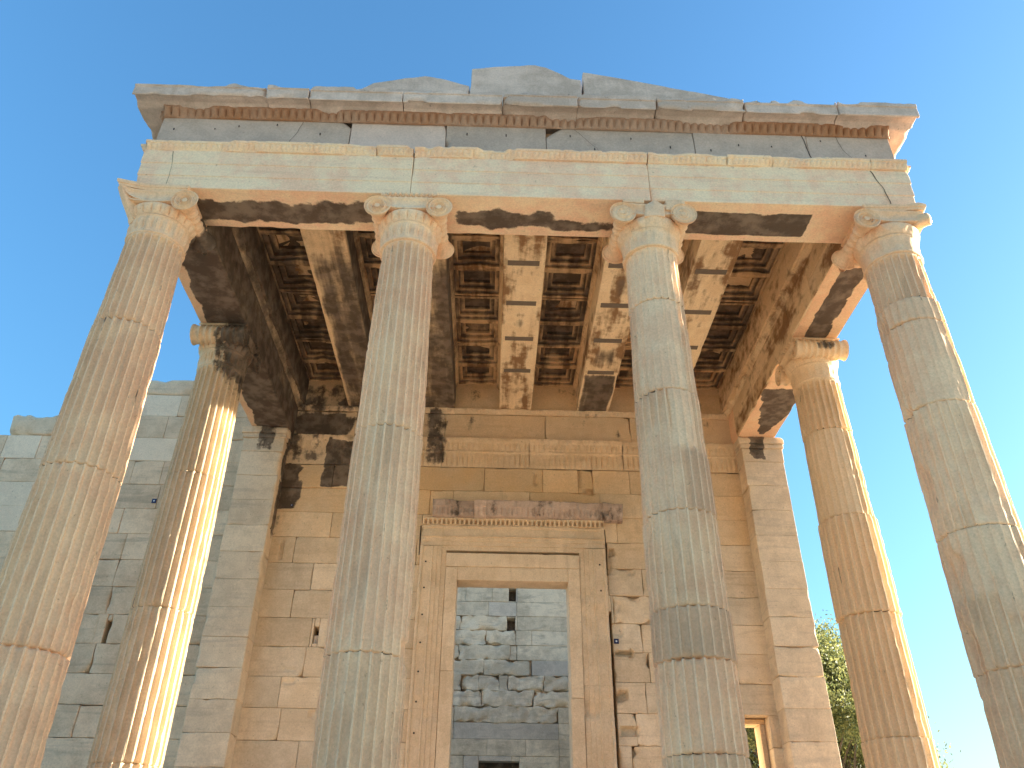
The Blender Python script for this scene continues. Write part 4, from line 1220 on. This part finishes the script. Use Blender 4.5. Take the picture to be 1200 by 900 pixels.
for sx in (-1, 1):
    for (a, b) in ((.356, 2.4), (2.41, 4.5), (4.51, 6.7)):
        mb = MB()
        block(mb, min(sx * 4.2, sx * 5.28), max(sx * 4.2, sx * 5.28), a, b, 9.09, 9.345, step=.1, r=.01, chip=.08, tint=(.45, .3, .1, 0), seed=int(550 + a * 3), soot=csoot)
        mb.build('cornice_block', M['cornice'], te, sharp=45)
# tympanum remains
mb = MB(); extrude_poly(mb, [(-2.75, 9.35), (-0.84, 9.35), (-0.84, 9.80), (-1.0, 9.86), (-1.25, 9.95), (-1.46, 10.0), (-1.75, 9.93), (-2.2, 9.80)], 'y', -.34, .1, (.5, .12, 0, 0), 3, .02)
mb.build('pediment_block', M['cornice'], te, sharp=50)
mb = MB(); extrude_poly(mb, [(-0.825, 9.35), (0.745, 9.35), (0.745, 9.98), (0.60, 10.0), (0.45, 10.12), (0.25, 10.25), (0.10, 10.29), (-0.3, 10.25), (-0.825, 10.16)], 'y', -.36, .1, (.53, .08, 0, 0), 4, .016)
mb.build('pediment_block', M['cornice'], te, sharp=50)
mb = MB(); extrude_poly(mb, [(0.77, 9.35), (3.6, 9.35), (3.55, 9.42), (2.77, 9.70), (1.9, 9.92), (1.2, 10.08), (0.77, 10.17)], 'y', -.35, .1, (.56, .05, 0, 0), 5, .014)
mb.build('pediment_block', M['cornice'], te, sharp=50)

# ------------------------------------------------------------------ coffered ceiling
tc = thing('coffered_ceiling', 'soot stained marble beams and square coffers roofing the porch', 'ceiling', (0, 3.2, 8.36))
BX = (-2.97, -1.5, 0.02, 1.57, 2.93)
def bsoot(i):
    def f(V):
        X, Y, Z = V[:, 0], V[:, 1], V[:, 2]
        x = X - BX[i]
        wob = (fbm(V * 2.0, 90 + i, 4) - .5)
        side = sstep(8.40, 8.5, Z)
        if i == 0:
            v = 0.44 + 0.40 * sstep(1.2, 2.2, Y + wob) * sstep(-.31, -.24, x + .1 * wob); v = v + .3 * side
        elif i == 1:
            v = 0.64 + 0.25 * sstep(1.5, 2.5, Y + wob) + .2 * side
        elif i == 2:
            v = 0.16 + 0.5 * np.exp(-(((Y - 3.3) / .22) ** 2 + (x / .14) ** 2)) + .12 * sstep(5.0, 5.6, Y) + .4 * np.exp(-((Y - 1.7) / .16) ** 2) * sstep(.1, -.2, x) + .25 * side
        elif i == 3:
            v = 0.20 + 0.7 * sstep(4.75, 4.9, Y) * sstep(.32, .26, np.abs(x) + .1 * wob) + .65 * np.exp(-(((Y - 4.25) / .35) ** 2 + (x / .2) ** 4)) + .45 * np.exp(-(((Y - 2.2) / .4) ** 2 + ((x - .05) / .15) ** 2)) + .25 * side
        else:
            v = 0.20 + .35 * np.exp(-(((Y - 2.0) / .6) ** 2 + ((x + .2) / .12) ** 2)) + .3 * np.exp(-(((Y - 3.4) / .5) ** 2 + ((x + .1) / .15) ** 2)) + .25 * side
        return np.clip(v, 0, 1)
    return f
for i, bx in enumerate(BX):
    mb = MB()
    w = .32
    block(mb, bx - w, bx + w, 0.36, 6.2, 8.362, 8.93, step=.06, r=.006, chip=.05, chip_f=2.6, chip_t=.57, rough=.005, tint=(.60 if i > 1 else .5, .15 if i > 1 else .45, 0, 0), seed=600 + i, soot=bsoot(i))
    pr = [(0, 0, 0), (0.0, .02, 0), (.02, .03, .3), (.06, .055, 1), (.075, .06, 0), (.10, .065, 0), (.10, 0, 0)]
    for sd in (-1, 1):
        sweep(mb, pr, (bx + sd * (w - .004), .36, 8.84), (bx + sd * (w - .004), 6.2, 8.84), (0, 0, 1), (sd, 0, 0), step=.02, pat=egg(.08, .014), wear=.03, seed=i, tint=(.55, .6, .33 if i > 1 else .6, 0))
    b = mb.build('beam', M['ceiling'], tc, sharp=45)
    if i >= 2:
        for yy in ((1.74, 2.73, 3.72, 4.73) if i < 4 else (1.83, 2.85, 3.86, 4.83)):
            s = MB(); 
            block(s, bx - .255, bx + .235, yy - .055, yy + .055, 8.354, 8.40, step=.05, r=.003, chip=.02, rough=.002, seed=int(yy * 100))
            s.build('mortar_strip', M['mortar'], b)
# coffers
edges = [-4.2] + [v for bx in BX for v in (bx - .32, bx + .32)] + [4.2]
bays = [(edges[2 * k], edges[2 * k + 1]) for k in range(6)]
def coffer_slab(x0, x1, y0, y1, z, tint, seed):
    mb = MB()
    ny = 2; cw = (x1 - x0); cl = (y1 - y0) / ny
    r5 = random.Random(seed)
    for j in range(ny):
        ya, yb = y0 + j * cl, y0 + (j + 1) * cl
        prev = (x0 + .004, x1 - .004, ya + (.004 if j == 0 else 0), yb - (.004 if j == ny - 1 else 0)); zz = z
        cx, cy = (x0 + x1) / 2, (ya + yb) / 2
        hx, hy = cw / 2 - .055, cl / 2 - .05
        levels = [(hx, hy, 0), (hx, hy, .05), (hx - .075, hy - .075, .05), (hx - .075, hy - .075, .12), (hx - .16, hy - .16, .12), (hx - .16, hy - .16, .19), (0.0, 0.0, .19)]
        n = 14
        rings = []
        def ring(ax, bx_, ay, by, zc):
            P = []
            for t in np.linspace(0, 1, n, endpoint=False): P.append((ax + (bx_ - ax) * t, ay))
            for t in np.linspace(0, 1, n, endpoint=False): P.append((bx_, ay + (by - ay) * t))
            for t in np.linspace(0, 1, n, endpoint=False): P.append((bx_ + (ax - bx_) * t, by))
            for t in np.linspace(0, 1, n, endpoint=False): P.append((ax, by + (ay - by) * t))
            return np.array([(p[0], p[1], zc) for p in P])
        rings.append(ring(*prev, zz))
        for (a, b_, dz) in levels: rings.append(ring(cx - a, cx + a, cy - b_, cy + b_, zz + dz))
        V = np.concatenate(rings)
        d = (fbm(V * 9, seed, 4) - .5)
        V = V + np.stack([d * .012, np.roll(d, 5) * .012, np.abs(np.roll(d, 9)) * .02], 1)
        ero = sstep(.56, .72, fbm(V * 2.4, seed + 3, 3))
        V[:, 2] += ero * .03
        k = 4 * n
        i_, j_ = np.meshgrid(np.arange(len(rings) - 1), np.arange(k), indexing='ij')
        a = (i_ * k + j_).ravel(); b = (i_ * k + (j_ + 1) % k).ravel()
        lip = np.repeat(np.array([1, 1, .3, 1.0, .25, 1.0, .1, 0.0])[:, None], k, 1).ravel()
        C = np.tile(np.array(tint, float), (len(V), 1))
        C[:, 2] = np.clip(C[:, 2] - .40 * lip + r5.uniform(-.06, .14), 0, 1)  # inner corners and hollows coloured darker than the lips
        mb.add(V, np.stack([a, b, b + k, a + k], 1), C)
    return mb.build('coffer_slab', M['ceiling'], tc, sharp=35)
sl = [0.36, 1.86, 3.32, 4.77, 6.2]
for k, (a, b) in enumerate(bays):
    for q in range(4):
        st = {0: 1.05, 1: .95, 2: .86, 3: .92, 4: .92, 5: .98}[k] + rng.uniform(-.06, .06)
        coffer_slab(a + .002, b - .002, sl[q], sl[q + 1], 8.95 + (.01 if q % 2 else 0), (.42, .85, st, 0), 700 + k * 10 + q)
mb = MB(); block(mb, -4.7, 4.7, .3, 6.7, 9.16, 9.33, step=.6, tint=(.4, .5, 0, 0)); mb.build('added_roof_slab', M['ceiling'], tc)  # unseen slab, added to keep sky light out of the coffers
# upper side courses beside the outer coffers
for sx in (-1, 1):
    mb = MB()
    for (a, b) in ((.36, 1.9), (1.9, 3.4), (3.4, 4.9), (4.9, 6.2)):
        block(mb, min(sx * 4.16, sx * 4.3), max(sx * 4.16, sx * 4.3), a + .002, b - .002, 8.40, 8.945, step=.07, r=.006, chip=.06, chip_t=.55, rough=.006,
              tint=(.5 + rng.uniform(-.08, .08), .5, 1.0 if sx < 0 else .30, 0), seed=int(800 + a * 5 + sx))
    pr = [(0, 0, 0), (0.0, .03, 0), (.03, .05, .4), (.07, .08, .8), (.09, .09, 0), (.108, .09, 0), (.109, 0, 0)]
    sweep(mb, pr, (sx * 4.283, .36, ZA + .002), (sx * 4.283, 6.2, ZA + .002), (0, 0, 1), (-sx, 0, 0), step=.02, pat=egg(.08, .014), wear=.06, seed=4, tint=(.5, .4, .75 if sx < 0 else .25, 0))
    mb.build('side_course', M['ceiling'], tc, sharp=50)

# ------------------------------------------------------------------ survey markers
def marker(x, z, s, y, label):
    mb = MB(); block(mb, x - s, x + s, y - .012, y - .001, z - s, z + s, step=.05, r=.003, chip=0, rough=0)
    o = tag(mb.build('survey_marker', M['blue'], loc=(x, y, z)), label, 'survey marker', 'small survey targets on the walls')
    d = MB(); th = np.linspace(0, 2 * PI, 20, endpoint=False)
    V = np.stack([x + s * .36 * np.cos(th), np.full(20, y - .0145), z + s * .36 * np.sin(th)], 1)
    d.add(np.concatenate([V, [[x, y - .0146, z]]]), None, (.5, 0, 0, 0), [[i, (i + 1) % 20, 20] for i in range(20)])
    WLOC[o.name] = (x, y, z)
    d.build('dot', M['white'], o)
marker(-6.60, 6.24, .042, YW, 'small navy target with white dot on the left ruin wall')
marker(1.77, 3.84, .042, YW, 'small navy target with white dot on the wall right of the tall doorway')
marker(-4.08, 6.21, .022, YW, 'tiny dark target with white dot on the sooty wall beside the left pilaster')

# ------------------------------------------------------------------ trees
def branch(mb, p, q, r0, r1, n=10, seed=0):
    p, q = np.array(p, float), np.array(q, float)
    t = np.linspace(0, 1, n); th = np.linspace(0, 2 * PI, 10, endpoint=False)
    path = p + (q - p) * t[:, None]
    path += (np.stack([vn(np.stack([t * 3, t * 0 + k, t * 0 + seed], 1), seed + k) for k in range(3)], 1) - .5) * .35 * np.sin(PI * t)[:, None] * np.linalg.norm(q - p) * .3
    d = (q - p) / np.linalg.norm(q - p); a = np.cross(d, (0.3, 1, 0.2)); a /= np.linalg.norm(a); b = np.cross(d, a)
    rr = r0 + (r1 - r0) * t
    V = path[:, None, :] + rr[:, None, None] * (np.cos(th)[None, :, None] * a + np.sin(th)[None, :, None] * b)
    i, j = np.meshgrid(np.arange(n - 1), np.arange(10), indexing='ij')
    A_ = (i * 10 + j).ravel(); B_ = (i * 10 + (j + 1) % 10).ravel()
    mb.add(V.reshape(-1, 3), np.stack([A_, B_, B_ + 10, A_ + 10], 1))
def leaves(mb, C, s0, s1, g, elong=2.4, up=0.0):
    n = len(C)
    D = g.normal(size=(n, 3)); D[:, 2] += up; D /= np.linalg.norm(D, axis=1, keepdims=True)
    E = g.normal(size=(n, 3)); E -= (E * D).sum(1, keepdims=True) * D; E /= np.linalg.norm(E, axis=1, keepdims=True)
    L = g.uniform(s0, s1, n)[:, None]
    V = np.stack([C - D * L, C + E * L / elong, C + D * L, C - E * L / elong], 1).reshape(-1, 3)
    tone = np.repeat(g.uniform(0, 1, n), 4)
    T = np.stack([tone, tone * 0, tone * 0, tone * 0], 1)
    mb.add(V, np.arange(n * 4).reshape(n, 4), T)
def olive_tree():
    g = np.random.default_rng(4)
    t = thing('olive_tree', 'leafy olive tree behind the porch between the right pilaster and the rear right column', 'tree', (10.0, 20.5, -1.45))
    tr = MB(); base = np.array((10.0, 20.5, -1.5))
    branch(tr, base, base + (0.2, 0, 2.2), .42, .30, seed=1)
    tips = []
    for k in range(96):
        a = g.uniform(0, 2 * PI); el = g.uniform(-.5, 1.35)
        d = np.array((math.cos(a) * math.cos(el) * 3.2, math.sin(a) * math.cos(el) * 3.0, math.sin(el) * 3.2))
        tip = np.array((9.5, 20.5, 4.6)) + d * g.uniform(.70, 1.02)
        branch(tr, base + (0.2, 0, 1.9 + .3 * g.uniform()), tip, .09, .015, n=8, seed=k)
        tips.append(tip)
    tr.build('trunk', M['bark'], t)
    cr = MB(); pts = []
    c0 = np.array((9.5, 20.5, 4.4))
    for tip in tips:
        for q in range(6):
            c = tip + g.normal(size=3) * .5 if q else tip
            pts.append(c + g.normal(size=(230, 3)) * g.uniform(.14, .30))
        s = c0 + (tip - c0) * g.uniform(.3, .8)
        pts.append(s + g.normal(size=(260, 3)) * .42)
    leaves(cr, np.concatenate(pts), .035, .075, g)
    cr.build('crown', M['olive'], t, smooth=False)
olive_tree()
def shade_cypress():  # added out of view to keep the low sun off the front columns
    g = np.random.default_rng(9)
    t = thing('shade_cypress', 'tall narrow cypress added out of view on the right to shade the columns', 'tree', (10.0, 2.36, -1.45))
    tr = MB(); branch(tr, (10, 2.36, -1.5), (10, 2.36, 9.5), .16, .03, seed=2); tr.build('trunk', M['bark'], t)
    n = 90000
    z = g.uniform(-0.8, 11.5, n); a = g.uniform(0, 2 * PI, n)
    R = np.interp(z, [-.8, 0.5, 8.5, 10.6, 11.6], [.55, .84, .82, .50, .03]) * (.85 + .3 * vn(np.stack([a * 2, z * 1.5, z * 0], 1), 3))
    r = R * np.sqrt(g.uniform(.0, 1, n))
    cr = MB(); leaves(cr, np.stack([10 + r * np.cos(a), 2.36 + r * np.sin(a), z], 1), .06, .13, g, 2.0, 1.2)
    cr.build('crown', M['cypress'], t, smooth=False)
shade_cypress()
